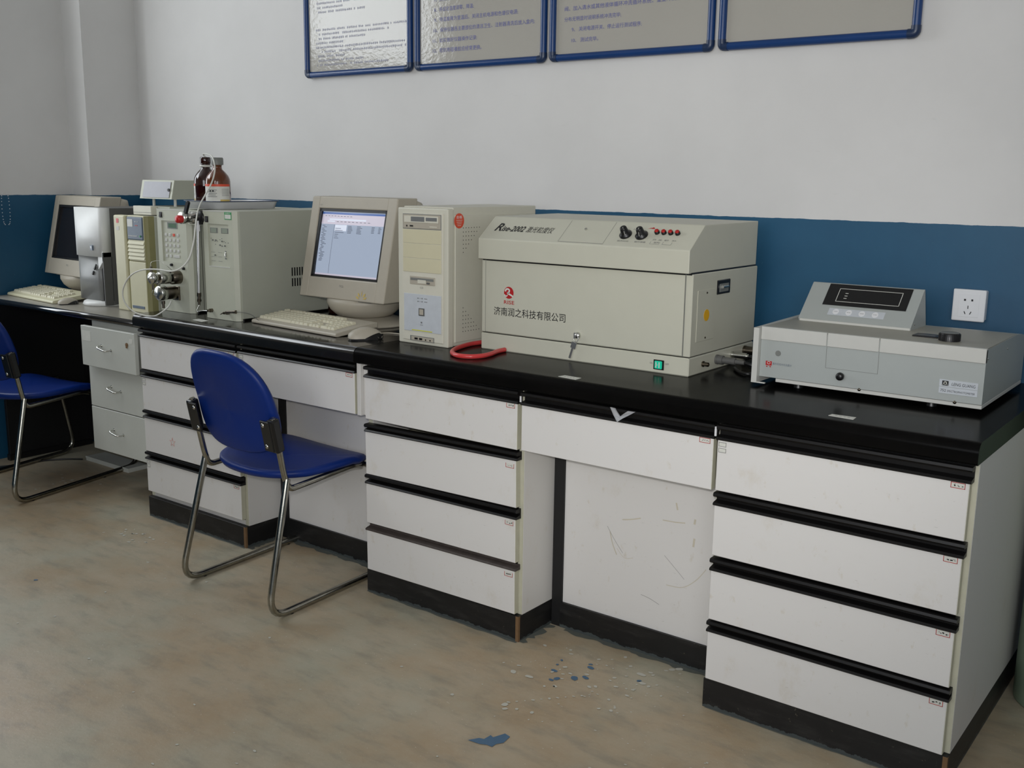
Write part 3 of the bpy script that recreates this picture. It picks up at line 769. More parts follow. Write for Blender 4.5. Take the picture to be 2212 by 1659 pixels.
# right side: carrying recess, service plate, connectors
XS = LX1
gh = obj('grip_recess', MB().box(XS-0.002, XS+0.0025, 0.412, 0.494, 1.016, 1.057, 0.002), 'black', la)
obj('grip_bowl', MB().box(XS+0.0010, XS+0.0034, 0.424, 0.482, 1.022, 1.046, 0.001), 'grey', gh)
obj('grip_bar', MB().cyl((XS+0.006, 0.436, 1.037), (XS+0.006, 0.470, 1.037), 0.0045, n=12), 'steel', gh)
sp_ = MB()
sp_.box(XS, XS+0.0015, 0.296, 0.402, 0.893, 1.036, 0.0004)
pl_ = obj('service_plate', sp_, 'laser', la)
obj('plate_screw', MB().cyl((XS+.001, .349, 1.027), (XS+.003, .349, 1.027), .0028, n=10), 'steel_dk', pl_)
obj('plate_screw', MB().cyl((XS+.001, .349, .901), (XS+.003, .349, .901), .0028, n=10), 'steel_dk', pl_)
obj('round_sticker', MB().cyl((XS+.0015, .352, .964), (XS+.0021, .352, .964), .0165, n=28, smooth=False), 'yellow', pl_)
def conn(y, z, parts, name, m):
    mb = MB()
    for a, b, r in parts: mb.cyl((XS+a, y, z), (XS+b, y, z), r, n=18)
    return obj(name, mb, m, la)
conn(.346, .826, [(0, .004, .0085), (.004, .018, .006), (.018, .020, .003)], 'fuse_cap', 'steel_dk')
conn(.432, .828, [(0, .006, .014), (.006, .022, .013), (.022, .060, .0095), (.060, .088, .0065)], 'round_connector', 'dkgrey')
conn(.530, .830, [(0, .006, .009), (.006, .050, .0085), (.050, .056, .006)], 'signal_connector', 'steel')
conn(.618, .832, [(0, .006, .014), (.006, .038, .013)], 'round_socket', 'steel_dk')
cab_ = MB()
cab_.tube(smooth_path([(XS+.085, .432, .828), (XS+.115, .434, .822), (XS+.135, .46, .812), (XS+.130, .56, .806), (XS+.07, .68, .806), (XS+.02, .74, .806)]), .0050, 10)
cab_.tube(smooth_path([(XS+.055, .530, .830), (XS+.085, .53, .824), (XS+.115, .55, .812), (XS+.120, .60, .806), (XS+.08, .70, .806)]), .0040, 10)
cab_.tube(smooth_path([(XS+.05, .45, .8055), (XS+.09, .40, .8055), (XS+.125, .395, .8055), (XS+.145, .47, .8055), (XS+.135, .60, .8055), (XS+.07, .72, .8055)]), .0048, 10)
single('cables', cab_, 'black', 'bunched black cables leaving the right side of the laser instrument', 'cable', (XS+.1, .55, ZT))
# red hose looping out from under the instrument
hp = [(-1.600, .420, .8075), (-1.601, .323, .8075), (-1.604, .263, .8075), (-1.583, .176, .8075), (-1.545, .110, .8075), (-1.498, .078, .8075), (-1.456, .086, .8075), (-1.436, .120, .8075), (-1.438, .165, .8075), (-1.452, .215, .8075), (-1.455, .256, .8075)]
single('rubber_hose', MB().tube(smooth_path(hp, 8), .0072, 14), 'hose', 'red rubber hose looping on the worktop between beige tower and laser instrument', 'hose', (-1.5, .2, ZT))

# ------------------------------------------------------------------ spectrophotometer
sx = thing('spectrophotometer', 'low grey spectrophotometer with tilted black display head at the right end', 'instrument', (-0.345, 0.49, ZT))
SX0, SX1, SY0, SY1 = -0.622, -0.066, 0.284, 0.705
body = [(SY0, 0.826), (SY0, 0.952), (SY0+0.004, 0.9565), (0.60, 0.958), (0.65, 0.954), (SY1, 0.944), (SY1, 0.826)]
obj('body', MB().prism(body, SX0, SX1, 'x'), 'spec', sx)
obj('chassis', MB().box(SX0+0.045, SX1, SY0+0.002, SY1, 0.815, 0.8245, 0.001), 'spec_lt', sx)
obj('top_plate', MB().box(SX0+0.002, SX1-0.002, SY0+0.006, 0.60, 0.9572, 0.9590), 'spec_top', sx)
for a, b in ((SX0, -0.4455), (-0.4435, -0.3135), (-0.3115, SX1)):
    obj('front_trim', MB().box(a, b, SY0-0.0035, SY0+0.010, 0.9245, 0.9592, 0.0012), 'spec_lt', sx)
cmp_ = MB(); yy = SY0-.0006
for a, b, c_, d_ in ((-.4449, -.4441, .870, .9245), (-.3129, -.3121, .870, .9245), (-.4449, -.3121, .8693, .8700)): cmp_.box(a, b, yy, yy+.001, c_, d_)
obj('compartment_gap', cmp_, 'grey', sx)
obj('end_plate', MB().prism([(0.268, 0.810), (0.268, 0.956), (0.62, 0.961), (0.66, 0.955), (0.70, 0.942), (0.70, 0.810)], -0.6375, -0.6225, 'x').box(-0.6375, -0.600, 0.270, 0.276, 0.8095, 0.8125), 'spec_lt', sx)
obj('pull_knob', MB().lathe([(0.0065, 0), (0.0085, 0.006), (0.0105, 0.012), (0.0095, 0.018), (0.005, 0.021), (0, 0.021)], (-0.401, SY0, 0.854), 20, axis=(0, -1, 0)), 'black', sx)
obj('badge_disc', MB().cyl((-0.573, SY0, 0.892), (-0.573, SY0-.0015, 0.892), .0075, n=20), 'grey', sx)
em = MB().box(-0.6055, -0.589, yy-.0004, SY0, .8575, .869, mi=0)
em.tube([Vector((-.597+.0042*math.cos(a*.785), yy-.0006, .8645+.0036*math.sin(a*.785))) for a in range(8)], .0008, 5, mi=1, closed=True)
em.box(-.604, -.600, yy-.0002, SY0, .853, .8555, mi=0).box(-.5945, -.5905, yy-.0002, SY0, .853, .8555, mi=0)
obj('emblem', em, ['red_ink', 'paper'], sx)
text('lettering', '紫外可见分光光度计', sx, (-.586, yy-.0003, .8605), (1, 0, 0), (0, 0, 1), .052, .0062, 'bluegrey')
pt = obj('name_plate', MB().box(-.1645, -.0775, yy-.0008, SY0, .8600, .8765, mi=0).box(-.1645, -.0775, yy-.0008, SY0, .8435, .8590, mi=0).box(-.158, -.1435, yy-.0012, SY0, .8625, .8740, mi=1), ['palelblue', 'black'], sx)
obj('plate_mark', MB().tube([Vector((-.1508+.0036*math.cos(a*.785), yy-.0016, .8685+.0036*math.sin(a*.785))) for a in range(8)], .0007, 5, closed=True).tube([(-.1565, yy-.0016, .8640), (-.1508, yy-.0016, .8712), (-.1450, yy-.0016, .8640)], .0005, 5), 'paper', pt)
text('lettering', 'LENG GUANG', pt, (-.136, yy-.0011, .8640), (1, 0, 0), (0, 0, 1), .053, .0072, 'black_ink', shear=.1)
text('lettering', '752', pt, (-.1605, yy-.0011, .8475), (1, 0, 0), (0, 0, 1), .0125, .0062, 'black_ink')
text('lettering', 'SPECTROPHOTOMETER', pt, (-.1455, yy-.0011, .8475), (1, 0, 0), (0, 0, 1), .0625, .0048, 'black_ink', shear=.1)
for x in (-.355, -.1265): obj('screw_head', MB().lathe([(.0045, 0), (.004, .002), (0, .003)], (x, SY0+.002, .8245), 12, axis=(0, -1, 0)), 'steel_dk', sx)
for x, z in ((.300, .934), (.497, .934)):
    obj('screw_head', MB().lathe([(.003, 0), (.002, .0015), (0, .002)], (SX1, x, z), 10, axis=(1, 0, 0)), 'steel', sx)
for x in (-.53, -.19):
    for y in (.33, .64): obj('foot', MB().cyl((x, y, ZT), (x, y, .816), .013, .010, n=16), 'black', sx)
# wavelength window and dial
ws = obj('wavelength_window', MB().box(-.264, -.203, .376, .424, .9590, .9625, .0008), 'black', sx)
obj('window_glass', MB().box(-.256, -.211, .386, .412, .9620, .9628), 'dkgrey', ws)
dl = MB().lathe([(.0245, 0), (.0245, .017), (.0225, .0195)], (-.171, .362, .9592), 40, mi=0)
for i in range(36):
    a = i*R(10); dl.box(-.0008, .0008, .0240, .0255, 0.001, .017, mi=0, mat=Matrix.Translation((-.171, .362, .9592)) @ Matrix.Rotation(a, 4, 'Z'))
dl.lathe([(.0225, .0190), (.0215, .0200), (.014, .0185), (0, .0185)], (-.171, .362, .9592), 40, mi=1)
obj('wavelength_dial', dl, ['black', 'grey'], sx)
# tilted display head
H0 = Vector((0, .470, .9655)); H1 = Vector((0, .566, 1.0575)); HU = (H1-H0); HL = HU.length; HU.normalize(); HN = Vector((0, -HU.z, HU.y))
HX0, HX1 = -.5985, -.2955
hd = obj('display_head', MB().prism([(.474, .959), (.470, .9655), (.566, 1.0575), (.571, 1.058), (.604, .962), (.604, .959)], HX0, HX1, 'x'), 'spec', sx)
obj('front_lip', MB().box(HX0+.004, HX1-.001, .468, .474, .9585, .9650, .0008), 'spec_lt', hd)
def onhead(x, s, h=0.0): return Vector((x, 0, 0))+H0+HU*s+HN*h
def hquad(mb, x0, x1, s0, s1, h, mi=0): mb.add([onhead(x0, s0, h), onhead(x1, s0, h), onhead(x1, s1, h), onhead(x0, s1, h)], [[0, 1, 2, 3]], mi)
dp = MB(); hquad(dp, -.5485, -.3230, .054, .1310, .0008); obj('display_window', dp, 'black', hd)
fr = MB()
for x0, x1, s0, s1 in ((-.5165, -.345, .068, .0695), (-.5165, -.345, .114, .1155), (-.5165, -.515, .068, .1155), (-.3465, -.345, .068, .1155)): hquad(fr, x0, x1, s0, s1, .0012)
for k in range(3): hquad(fr, -.497, -.489, .080+k*.009, .082+k*.009, .0012)
obj('display_outline', fr, 'paper', hd)
kp = MB(); hquad(kp, -.524, -.372, .020, .044, .0007); obj('key_strip', kp, 'palelblue', hd)
for i in range(4):
    c_ = onhead(-.503+i*.0355, .032, .0008)
    ov = [c_+Vector((1, 0, 0))*.0085*math.cos(a*.393)+HU*.0095*math.sin(a*.393) for a in range(16)]
    obj('touch_key', MB().add(ov+[p+HN*.0008 for p in ov], [list(range(16, 32))]+[[a, (a+1) % 16, 16+(a+1) % 16, 16+a] for a in range(16)]), 'outlet', hd)
    text('lettering', ('100%', '0%', 'MODE', 'FUNC')[i], hd, c_+HN*.0012-Vector((.005, 0, 0))-HU*.0015, (1, 0, 0), HU, .010, .0032, 'grey_ink')
obj('screw_head', MB().lathe([(.003, 0), (.002, .0015), (0, .002)], (HX1, .500, .972), 10, axis=(1, 0, 0)), 'steel', hd)

# ------------------------------------------------------------------ beige tower
tw = thing('computer_tower', 'beige computer tower with a blue-white power panel and round orange sticker on its side', 'computer', (-1.738, .43, ZT))
TX0, TX1, TY0, TY1, TZ = -1.844, -1.632, .187, .655, 1.236
obj('case', MB().box(TX0+.002, TX1-.002, TY0+.030, TY1, ZT+.002, TZ+.004, .002), 'tower', tw)
obj('front_bezel', MB().box(TX0, TX1, TY0+.004, TY0+.032, ZT, TZ, .004, seg=2), 'tower', tw)
obj('side_panel', MB().box(TX1-.002, TX1+.0015, TY0+.038, TY1-.01, ZT+.014, TZ-.020, .0008), 'tower', tw)
fp = MB().box(-1.823, -1.651, TY0+.001, TY0+.008, .812, 1.221, .0012)
obj('front_panel', fp, 'beige_lt', tw)
yb = TY0+.0005
dr = obj('optical_drive', MB().box(-1.819, -1.657, yb-.0012, yb+.004, 1.1695, 1.217, .0008), 'grey', tw)
obj('drive_face', MB().box(-1.817, -1.659, yb-.0022, yb, 1.1715, 1.215, .0008), 'beige', dr)
obj('drive_tray', MB().box(-1.811, -1.667, yb-.0036, yb-.001, 1.190, 1.211, .0008), 'beige_lt', dr)
obj('tray_print', MB().box(-1.781, -1.724, yb-.0041, yb-.003, 1.1935, 1.2085).box(-1.718, -1.672, yb-.0041, yb-.003, 1.196, 1.207), 'grey_ink', dr)
obj('drive_jack', MB().cyl((-1.800, yb-.003, 1.179), (-1.800, yb, 1.179), .003, n=10), 'black', dr)
obj('volume_wheel', MB().box(-1.787, -1.773, yb-.003, yb, 1.177, 1.1815), 'black', dr)
obj('eject_button', MB().box(-1.703, -1.672, yb-.0036, yb, 1.1765, 1.1795, .0006), 'beige_lt', dr)
for z0, z1 in ((1.125, 1.1680), (1.0785, 1.1235), (1.0335, 1.077)):
    obj('drive_bay_cover', MB().box(-1.8185, -1.657, yb-.0012, yb+.004, z0, z1, .0006), 'yellowed', tw)
fd = obj('floppy_drive', MB().box(-1.790, -1.683, yb-.0012, yb+.003, .994, 1.020, .0006), 'beige', tw)
obj('floppy_slot', MB().box(-1.786, -1.688, yb-.0018, yb, 1.0070, 1.0150), 'grey', fd)
obj('floppy_flap', MB().box(-1.755, -1.720, yb-.0030, yb, .998, 1.0095, .0006), 'beige_lt', fd)
obj('floppy_button', MB().box(-1.7155, -1.704, yb-.0045, yb, .9975, 1.0035, .0006), 'dkgrey', fd)
text('lettering', 'CD', tw, (-1.746, yb-.0008, .982), (1, 0, 0), (0, 0, 1), .014, .0058, 'grey_ink')
pp = obj('power_panel', MB().box(-1.8165, -1.657, yb-.0010, yb+.003, .842, .9635, .0008), 'palelblue', tw)
pbn = obj('power_button', MB().box(-1.7515, -1.7270, yb-.0030, yb, .894, .919, .0014, seg=2), 'dkgrey', pp)
obj('button_face', MB().box(-1.7475, -1.7310, yb-.0040, yb-.002, .8975, .9155, .001), 'beige', pbn)
gl = MB()
for z in (.950, .940): gl.box(-1.757, -1.752, yb-.0013, yb, z-.0015, z+.0015).box(-1.750, -1.741, yb-.0013, yb, z-.0004, z+.0004).box(-1.739, -1.735, yb-.0013, yb, z-.002, z+.002).box(-1.728, -1.715, yb-.0013, yb, z-.001, z+.001)
gl.box(-1.743, -1.737, yb-.0013, yb, .870, .875).box(-1.746, -1.734, yb-.0013, yb, .864, .8655)
obj('printed_marks', gl, 'grey_ink', pp)
obj('yellow_stripe', MB().box(-1.782, -1.694, yb-.0014, yb, .8445, .8475), 'yellowgreen', tw)
us = obj('port_bay', MB().box(-1.790, -1.687, yb-.0010, yb+.002, .811, .8275, .0005), 'grey', tw)
obj('port_face', MB().box(-1.784, -1.689, yb-.0014, yb, .813, .8255), 'beige', us)
po = MB().box(-1.770, -1.756, yb-.0020, yb, .8155, .8220).box(-1.750, -1.737, yb-.0020, yb, .8155, .8220)
for x in (-1.722, -1.703): po.cyl((x, yb-.0020, .8175), (x, yb, .8175), .0026, n=10)
obj('ports', po, 'black', us)
stk = obj('round_sticker', MB().cyl((TX1+.0014, .2425, 1.1985), (TX1+.0022, .2425, 1.1985), .0235, n=32, smooth=False), 'orange_label', tw)
text('lettering', '合格', stk, (TX1+.0025, .228, 1.205), (0, 1, 0), (0, 0, 1), .028, .010, 'outlet')
ln = MB()
for k in range(4): ln.box(TX1+.0022, TX1+.0026, .228+.002*k, .257-.002*k, 1.1995-k*.0055, 1.2008-k*.0055)
obj('sticker_lines', ln, 'paper', stk)
vh = MB(); XH = TX1+.0015
def hole(y, z): vh.cyl((XH-.0005, y, z), (XH+.0003, y, z), .0017, n=6, smooth=False)
for r_ in range(7):
    for c_ in range(7-r_): hole(.263+c_*.0135, 1.176-r_*.0128)
    for c_ in range(7-r_): hole(.263+c_*.0135, .846+r_*.0128)
tag(obj('vent_holes', vh, 'black', tw), kind='stuff')

# ------------------------------------------------------------------ CRT monitors
def crt(label, loc, lit, rz=0.0, group=None):
    """built in local coordinates: origin under the stand, screen facing -y"""
    t = thing('crt_monitor', label, 'monitor', loc, rz)
    W2 = .2150; tilt = .080; zb, zt = .097, .457; yf = -.145
    yat = lambda z: yf+(z-zb)/(zt-zb)*tilt
    def slab(x0, x1, z0, z1, f0, f1, bev=.004, mi=0):
        m = MB(); v = []
        for z in (z0, z1):
            for x, f in ((x0, f0), (x1, f0), (x1, f1), (x0, f1)): v.append((x, yat(z)+f, z))
        bm = bmesh.new(); bv_ = [bm.verts.new(p) for p in v]
        for f in ((0, 3, 2, 1), (4, 5, 6, 7), (0, 1, 5, 4), (1, 2, 6, 5), (2, 3, 7, 6), (3, 0, 4, 7)): bm.faces.new([bv_[i] for i in f])
        bmesh.ops.recalc_face_normals(bm, faces=bm.faces)
        if bev: bmesh.ops.bevel(bm, geom=list(bm.edges), offset=bev, segments=2, profile=.5, affect='EDGES')
        return m.bm(bm, mi)
    sx0, sx1, sz0, sz1 = -W2+.042, W2-.046, zb+.072, zt-.043
    bz = MB()
    for a in (slab(-W2, sx0, zb, zt, 0, .10), slab(sx1, W2, zb, zt, 0, .10), slab(sx0-.004, sx1+.004, zb, sz0, 0.0002, .0998), slab(sx0-.004, sx1+.004, sz1, zt, 0.0002, .0998)): bz.add(a.v, a.f)
    obj('bezel', bz, 'beige', t, False)
    inn = MB()
    for q in ((sx0, sx0+.012, sz0, sz1), (sx1-.008, sx1, sz0, sz1), (sx0, sx1, sz0, sz0+.008), (sx0, sx1, sz1-.010, sz1)):
        a = slab(*q, .004, .03, 0); inn.add(a.v, a.f)
    obj('screen_surround', inn, 'black', t, False)
    # slightly domed glass
    n = 14; vs = []; fs = []
    for j in range(n+1):
        for i in range(n+1):
            a = i/n; b = j/n; x = sx0+.008+(sx1-sx0-.012)*a; z = sz0+.006+(sz1-sz0-.014)*b
            vs.append((x, yat(z)+.008+.010*((a-.5)**2+(b-.5)**2), z))
    for j in range(n):
        for i in range(n): fs.append([j*(n+1)+i, j*(n+1)+i+1, (j+1)*(n+1)+i+1, (j+1)*(n+1)+i])
    scr = obj('screen', MB().add(vs, fs, 0, True), 'screen' if lit else 'pinkscr', t, False)
    if lit:
        w0, w1, h0, h1 = sx0+.010, sx1-.004, sz0+.008, sz1-.010
        def onscr(u, v, e=.0008):
            x = w0+(w1-w0)*u; z = h0+(h1-h0)*v; a = (x-sx0-.008)/(sx1-sx0-.012); b = (z-sz0-.006)/(sz1-sz0-.014)
            return Vector((x, yat(z)+.008+.010*((a-.5)**2+(b-.5)**2)-e, z))
        def sq(mb, u0, u1, v0, v1, e=.0008, mi=0):
            k = max(1, int((u1-u0)*8)); kv = max(1, int((v1-v0)*8))
            for i in range(k):
                for j in range(kv):
                    a0, a1 = u0+(u1-u0)*i/k, u0+(u1-u0)*(i+1)/k; b0, b1 = v0+(v1-v0)*j/kv, v0+(v1-v0)*(j+1)/kv
                    mb.add([onscr(a0, b0, e), onscr(a1, b0, e), onscr(a1, b1, e), onscr(a0, b1, e)], [[0, 1, 2, 3]], mi)
        for nm, q, e_, m_ in (('title_bar', (0, 1, .955, .985), .0008, 'scr_blue'), ('tool_bar', (0, 1, .80, .955), .0008, 'scr_bar'), ('task_bar', (0, 1, 0, .025), .0008, 'scr_bar'),
                              ('address_field', (.13, .70, .865, .888), .0012, 'scr_white'), ('search_field', (.10, .22, .835, .855), .0012, 'scr_white'), ('folder_pane', (.235, .42, .70, .795), .0012, 'scr_white')):
            ui = MB(); sq(ui, *q, e_); obj(nm, ui, m_, scr, False)
        tx = MB()
        rnd = random.Random(4)
        for k in range(26):
            v = .77-k*.022; u = .03+rnd.choice((0, .012, .024))
            sq(tx, u, u+rnd.uniform(.03, .075), v, v+.008, .0012)
        sq(tx, .222, .226, .03, .795, .0012)
        for k in range(6):
            v = .775-k*.021
            for u, w_ in ((.44, .08), (.58, .08), (.80, .05), (.90, .05)):
                if not (k == 5 and u > .7): sq(tx, u, u+w_*rnd.uniform(.6, 1), v, v+.008, .0012)
        for k, w_ in enumerate((.09, .12, .14, .06, .05, .07)): sq(tx, .245, .245+w_, .735-k*.030, .742-k*.030, .0014)
        for k in range(9): sq(tx, .05+k*.05, .05+k*.05+.03, .925, .932, .0012); sq(tx, .25+k*.06, .25+k*.06+.035, .840, .847, .0012)
        tag(obj('screen_text', tx, 'scr_text', scr, False), kind='stuff')
    # rear housing: lofted, narrowing backwards
    rings = []
    for f, w_, z0, z1, rr in ((.095, W2-.004, zb+.006, zt-.005, .012), (.14, W2-.006, zb+.010, zt-.014, .02), (.22, W2-.035, zb+.020, zt-.045, .035), (.31, W2-.070, zb+.035, zt-.085, .04), (.36, W2-.10, zb+.045, zt-.125, .04), (.375, W2-.12, zb+.06, zt-.15, .04)):
        ring = []
        for cx, cz, a0 in ((w_-rr, z1-rr, 0), (-w_+rr, z1-rr, 90), (-w_+rr, z0+rr, 180), (w_-rr, z0+rr, 270)):
            for k in range(5):
                a = R(a0+k*22.5); ring.append(Vector((cx+rr*math.cos(a), yf+f+.02, cz+rr*math.sin(a))))
        rings.append(ring)
    # lean the front rings with the bezel
    for ri in (0, 1):
        for p in rings[ri]: p.y = yat(p.z)+(.095, .14)[ri]
    obj('rear_housing', MB().loft(rings), 'beige', t, False, recalc=True)
    # swivel stand
    obj('swivel_bowl', MB().lathe([(0, .028), (.085, .028), (.105, .036), (.126, .055), (.138, .078), (.138, .096), (0, .096)], (0, -.02, 0), 40), 'beige', t, False)
    obj('stand_base', MB().lathe([(0, 0), (.165, 0), (.172, .004), (.170, .010), (.120, .020), (.098, .028), (0, .030)], (0, -.01, 0), 48), 'beige', t, False)
    c0 = Vector((-.02, yat(zb+.040)-.0006, zb+.040))
    text('lettering', 'TCL', t, (-.012, yat(zb+.043)-.0012, zb+.043), (1, 0, 0), (0, tilt, zt-zb), .022, .0075, 'grey_ink', shear=.15, world=False)
    text('lettering', 'MF707', t, (-W2+.045, yat(zt-.032)-.0012, zt-.032), (1, 0, 0), (0, tilt, zt-zb), .014, .003, 'grey_ink', world=False)
    if lit:
        fl_ = MB()
        for a, r0, r1, w_ in ((-68, .010, .030, .004), (-38, .012, .032, .004), (0, .010, .034, .002), (38, .012, .032, .004), (68, .010, .030, .004)):
            d = Vector((math.sin(R(a)), 0, math.cos(R(a)))); s_ = Vector((d.z, 0, -d.x))
            c_ = Vector((.105, 0, zb+.006))
            pts = [c_+d*r0, c_+d*(r0+r1)/2+s_*w_, c_+d*r1, c_+d*(r0+r1)/2-s_*w_]
            fl_.add([Vector((p.x, yat(p.z)-.0010, p.z)) for p in pts], [[0, 1, 2, 3]])
        obj('leaf_sticker', fl_, 'gold', t, False)
        # foot buttons strip beneath the bezel
    obj('control_strip', MB().box(-.12, .14, yf+.012, yf+.05, zb-.004, zb+.002, .001), 'grey', t, False)
    return t
crt('beige CRT monitor showing a lit file window, in the middle of the bench', (-2.235, .445, ZT), True)
crt('beige CRT monitor with a dark screen, on the grey desk in the corner', (-4.030, .440, .765), False, R(-4))

# ------------------------------------------------------------------ keyboards
def keyboard(label, loc, rz, m_case, m_keys, width=.487):
    """local: origin at the centre; x right, y away from the user"""
    t = thing('keyboard', label, 'keyboard', loc, rz)
    hw = width/2; hd_ = .093; s = width/.487
    prof = [(-hd_, .002), (-hd_, .010), (-hd_+.004, .014), (-hd_+.030, .018), (hd_-.012, .036), (hd_, .034), (hd_, .016), (-hd_+.01, .0)]
    k = obj('case', MB().prism(prof, -hw, hw, 'x'), m_case, t, False)
    b_ = k.modifiers.new('bevel', 'BEVEL'); b_.width = .0035; b_.segments = 2; b_.limit_method = 'ANGLE'
    zt = lambda y: .018+(y+hd_-.030)/(2*hd_-.042)*.018
    mb = MB(); u = .0190*s; x0 = -hw+.014*s
    def key(cx, cy, w_, d=.0150):
        z = zt(cy)-.001; a = w_/2-.0009; b = d/2+.0010; a2 = a-.0022; b2 = b-.0022; h = .0088
        vs = [(cx-a, cy-b, z), (cx+a, cy-b, z), (cx+a, cy+b, z), (cx-a, cy+b, z), (cx-a2, cy-b2, z+h), (cx+a2, cy-b2, z+h), (cx+a2, cy+b2, z+h+.001), (cx-a2, cy+b2, z+h+.001)]
        mb.add(vs, [[4, 5, 6, 7], [0, 1, 5, 4], [1, 2, 6, 5], [2, 3, 7, 6], [3, 0, 4, 7]])
    ys = [-.058, -.038, -.018, .002, .022, .050]
    def row(y, widths, x):
        for w_ in widths:
            if w_ > 0: key(x+w_*u/2, y, w_*u, .0165)
            x += abs(w_)*u
    row(ys[0], [1.25, 1.25, 1.25], x0); row(ys[0], [1.25]*4, x0+10*u)
    row(ys[1], [2.25]+[1]*10+[2.75], x0); row(ys[2], [1.75]+[1]*11+[2.25], x0); row(ys[3], [1.5]+[1]*12+[1.5], x0); row(ys[4], [1]*13+[2], x0)
    row(ys[5], [1, -1, 1, 1, 1, 1, -.5, 1, 1, 1, 1, -.5, 1, 1, 1, 1], x0)
    xn = x0+15.4*u
    row(ys[5], [1, 1, 1], xn); row(ys[4], [1, 1, 1], xn); row(ys[3], [1, 1, 1], xn); row(ys[1], [-1, 1], xn); row(ys[0], [1, 1, 1], xn)
    xp = xn+3.4*u
    row(ys[4], [1]*4, xp); row(ys[3], [1]*4, xp); row(ys[2], [1]*4, xp); row(ys[1], [1]*4, xp); row(ys[0], [2, 1, 1], xp)
    tag(obj('keys', mb, m_keys, t, False), kind='stuff')
    mb = MB(); key(x0+(3.75+3.125)*u, ys[0], 6.25*u, .0165)
    obj('space_bar', mb, m_keys, t, False)
    return t
keyboard('beige keyboard on the black worktop in front of the lit monitor', (-2.290, .220, ZT), R(-4.8), 'beige', 'keys')
keyboard('cream keyboard on the grey desk in the corner', (-4.045, .212, .765), R(-5), 'cream', 'keys', .470)

# ------------------------------------------------------------------ mice
def mouse(label, loc, rz, s=1.0):
    t = thing('mouse', label, 'mouse', loc, rz)
    def ringf(y, w_, h, z0=0.0): return [Vector((w_*math.cos(a), y, z0+max(0, h*math.sin(a))**1.0 if math.sin(a) > 0 else z0)) for a in [k*math.pi/10 for k in range(11)]]
    shell = []
    for f, w_, h in ((-.058, .010, .008), (-.054, .022, .018), (-.040, .029, .027), (-.015, .031, .035), (.010, .030, .036), (.035, .027, .028), (.052, .019, .018), (.058, .008, .009)):
        shell.append([p*s for p in ringf(f, w_, h, .006)])
    mb = MB()
    n = 11; vs = [p for r in shell for p in r]; fs = []
    for k in range(len(shell)-1):
        for i in range(n-1): fs.append([k*n+i, k*n+i+1, (k+1)*n+i+1, (k+1)*n+i])
    mb.add(vs, fs, 0, True); mb.add(shell[0], [list(range(n))]); mb.add(shell[-1], [list(range(n))[::-1]])
    o = obj('shell', mb, 'beige', t, False, recalc=True)
    b_ = MB(); pts = [(-.055, .012), (-.035, .029), (.0, .031), (.035, .029), (.056, .012)]
    loop = [Vector((-w_, y, 0))*s for y, w_ in pts]+[Vector((w_, y, 0))*s for y, w_ in pts[::-1]]
    b_.prism([(p.x*.97, p.y*.97) for p in loop], 0, .009*s, 'z')
    obj('base', b_, 'black', t, False)
    # dark side grip rising at the back
    for sgn in (1,):
        g = MB(); N_ = 9; up_ = []; lo = []
        for i in range(N_):
            y = -.012+i*.0085; h = .006+.018*math.sin(min(1, i/(N_-2))*math.pi*.5)*(1 if i < N_-2 else .7)
            wx = .0316*math.sqrt(max(.1, 1-((y)/.064)**2)); up_.append(Vector((sgn*wx*.985, y, h))*s); lo.append(Vector((sgn*wx*1.01, y, .002))*s)
        g.add(up_+lo, [[i, i+1, N_+i+1, N_+i] for i in range(N_-1)], 0, True)
        obj('side_grip', g, 'black', t, False)
    return t
mouse('beige and black mouse beside the right end of the centre keyboard', (-1.957, .150, ZT), R(-28), 1.0)
mouse('small beige mouse in front of the silver tower', (-3.768, .142, .765), R(-15), .72)
# cord of the centre mouse, running back to the tower
single('cord', MB().tube(smooth_path([(-1.990, .200, .806), (-2.00, .25, .803), (-1.985, .29, .8025), (-1.93, .30, .8025), (-1.87, .31, .8025), (-1.852, .36, .8025)]), .0022, 8), 'beige',
       'thin beige cord between the keyboard and the beige tower', 'cord', (-1.92, .3, ZT))

# ------------------------------------------------------------------ chromatograph: detector
de = thing('detector_unit', 'grey-green instrument case with two small meters, right of the steel column', 'instrument', (-2.679, .42, ZT))
DX0, DX1, DY0, DY1, DZ = -2.770, -2.588, .126, .700, 1.200
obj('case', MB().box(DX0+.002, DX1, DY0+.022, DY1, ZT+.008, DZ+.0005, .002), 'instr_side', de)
def bezel_front(x0, x1, y, z0, z1, ox0, ox1, oz0, oz1, th=.022):
    m = MB(); m.box(x0, ox0, y, y+th, z0, z1).box(ox1, x1, y, y+th, z0, z1).box(ox0, ox1, y, y+th, z0, oz0).box(ox0, ox1, y, y+th, oz1, z1)
    return m
obj('front', bezel_front(DX0, DX1-.012, DY0, ZT+.001, DZ, -2.744, -2.624, .997, 1.152), 'instr', de)
obj('front_bevel', MB().prism([(DX1-.012, DY0), (DX1, DY0+.014), (DX1, DY0+.022), (DX1-.012, DY0+.022)], ZT+.001, DZ, 'z'), 'instr', de)
obj('control_panel', MB().box(-2.744, -2.624, DY0+.005, DY0+.010, .997, 1.152), 'instr', de)
obj('panel_ledge', MB().box(-2.744, -2.622, DY0-.001, DY0+.006, .9945, .9975).box(DX0, DX1-.014, DY0-.0008, DY0+.002, DZ-.003, DZ+.0006), 'spec_lt', de)
def switch(par, x, z, y):
    s_ = obj('power_switch', MB().box(x, x+.019, y-.002, y, z, z+.022, .0008), 'black', par)
    obj('rocker', MB().prism([(y-.006, z+.003), (y-.002, z+.019), (y, z+.019), (y, z+.003)], x+.003, x+.016, 'x'), 'blackmatt', s_)
switch(de, -2.757, 1.157, DY0)
yp = DY0+.005
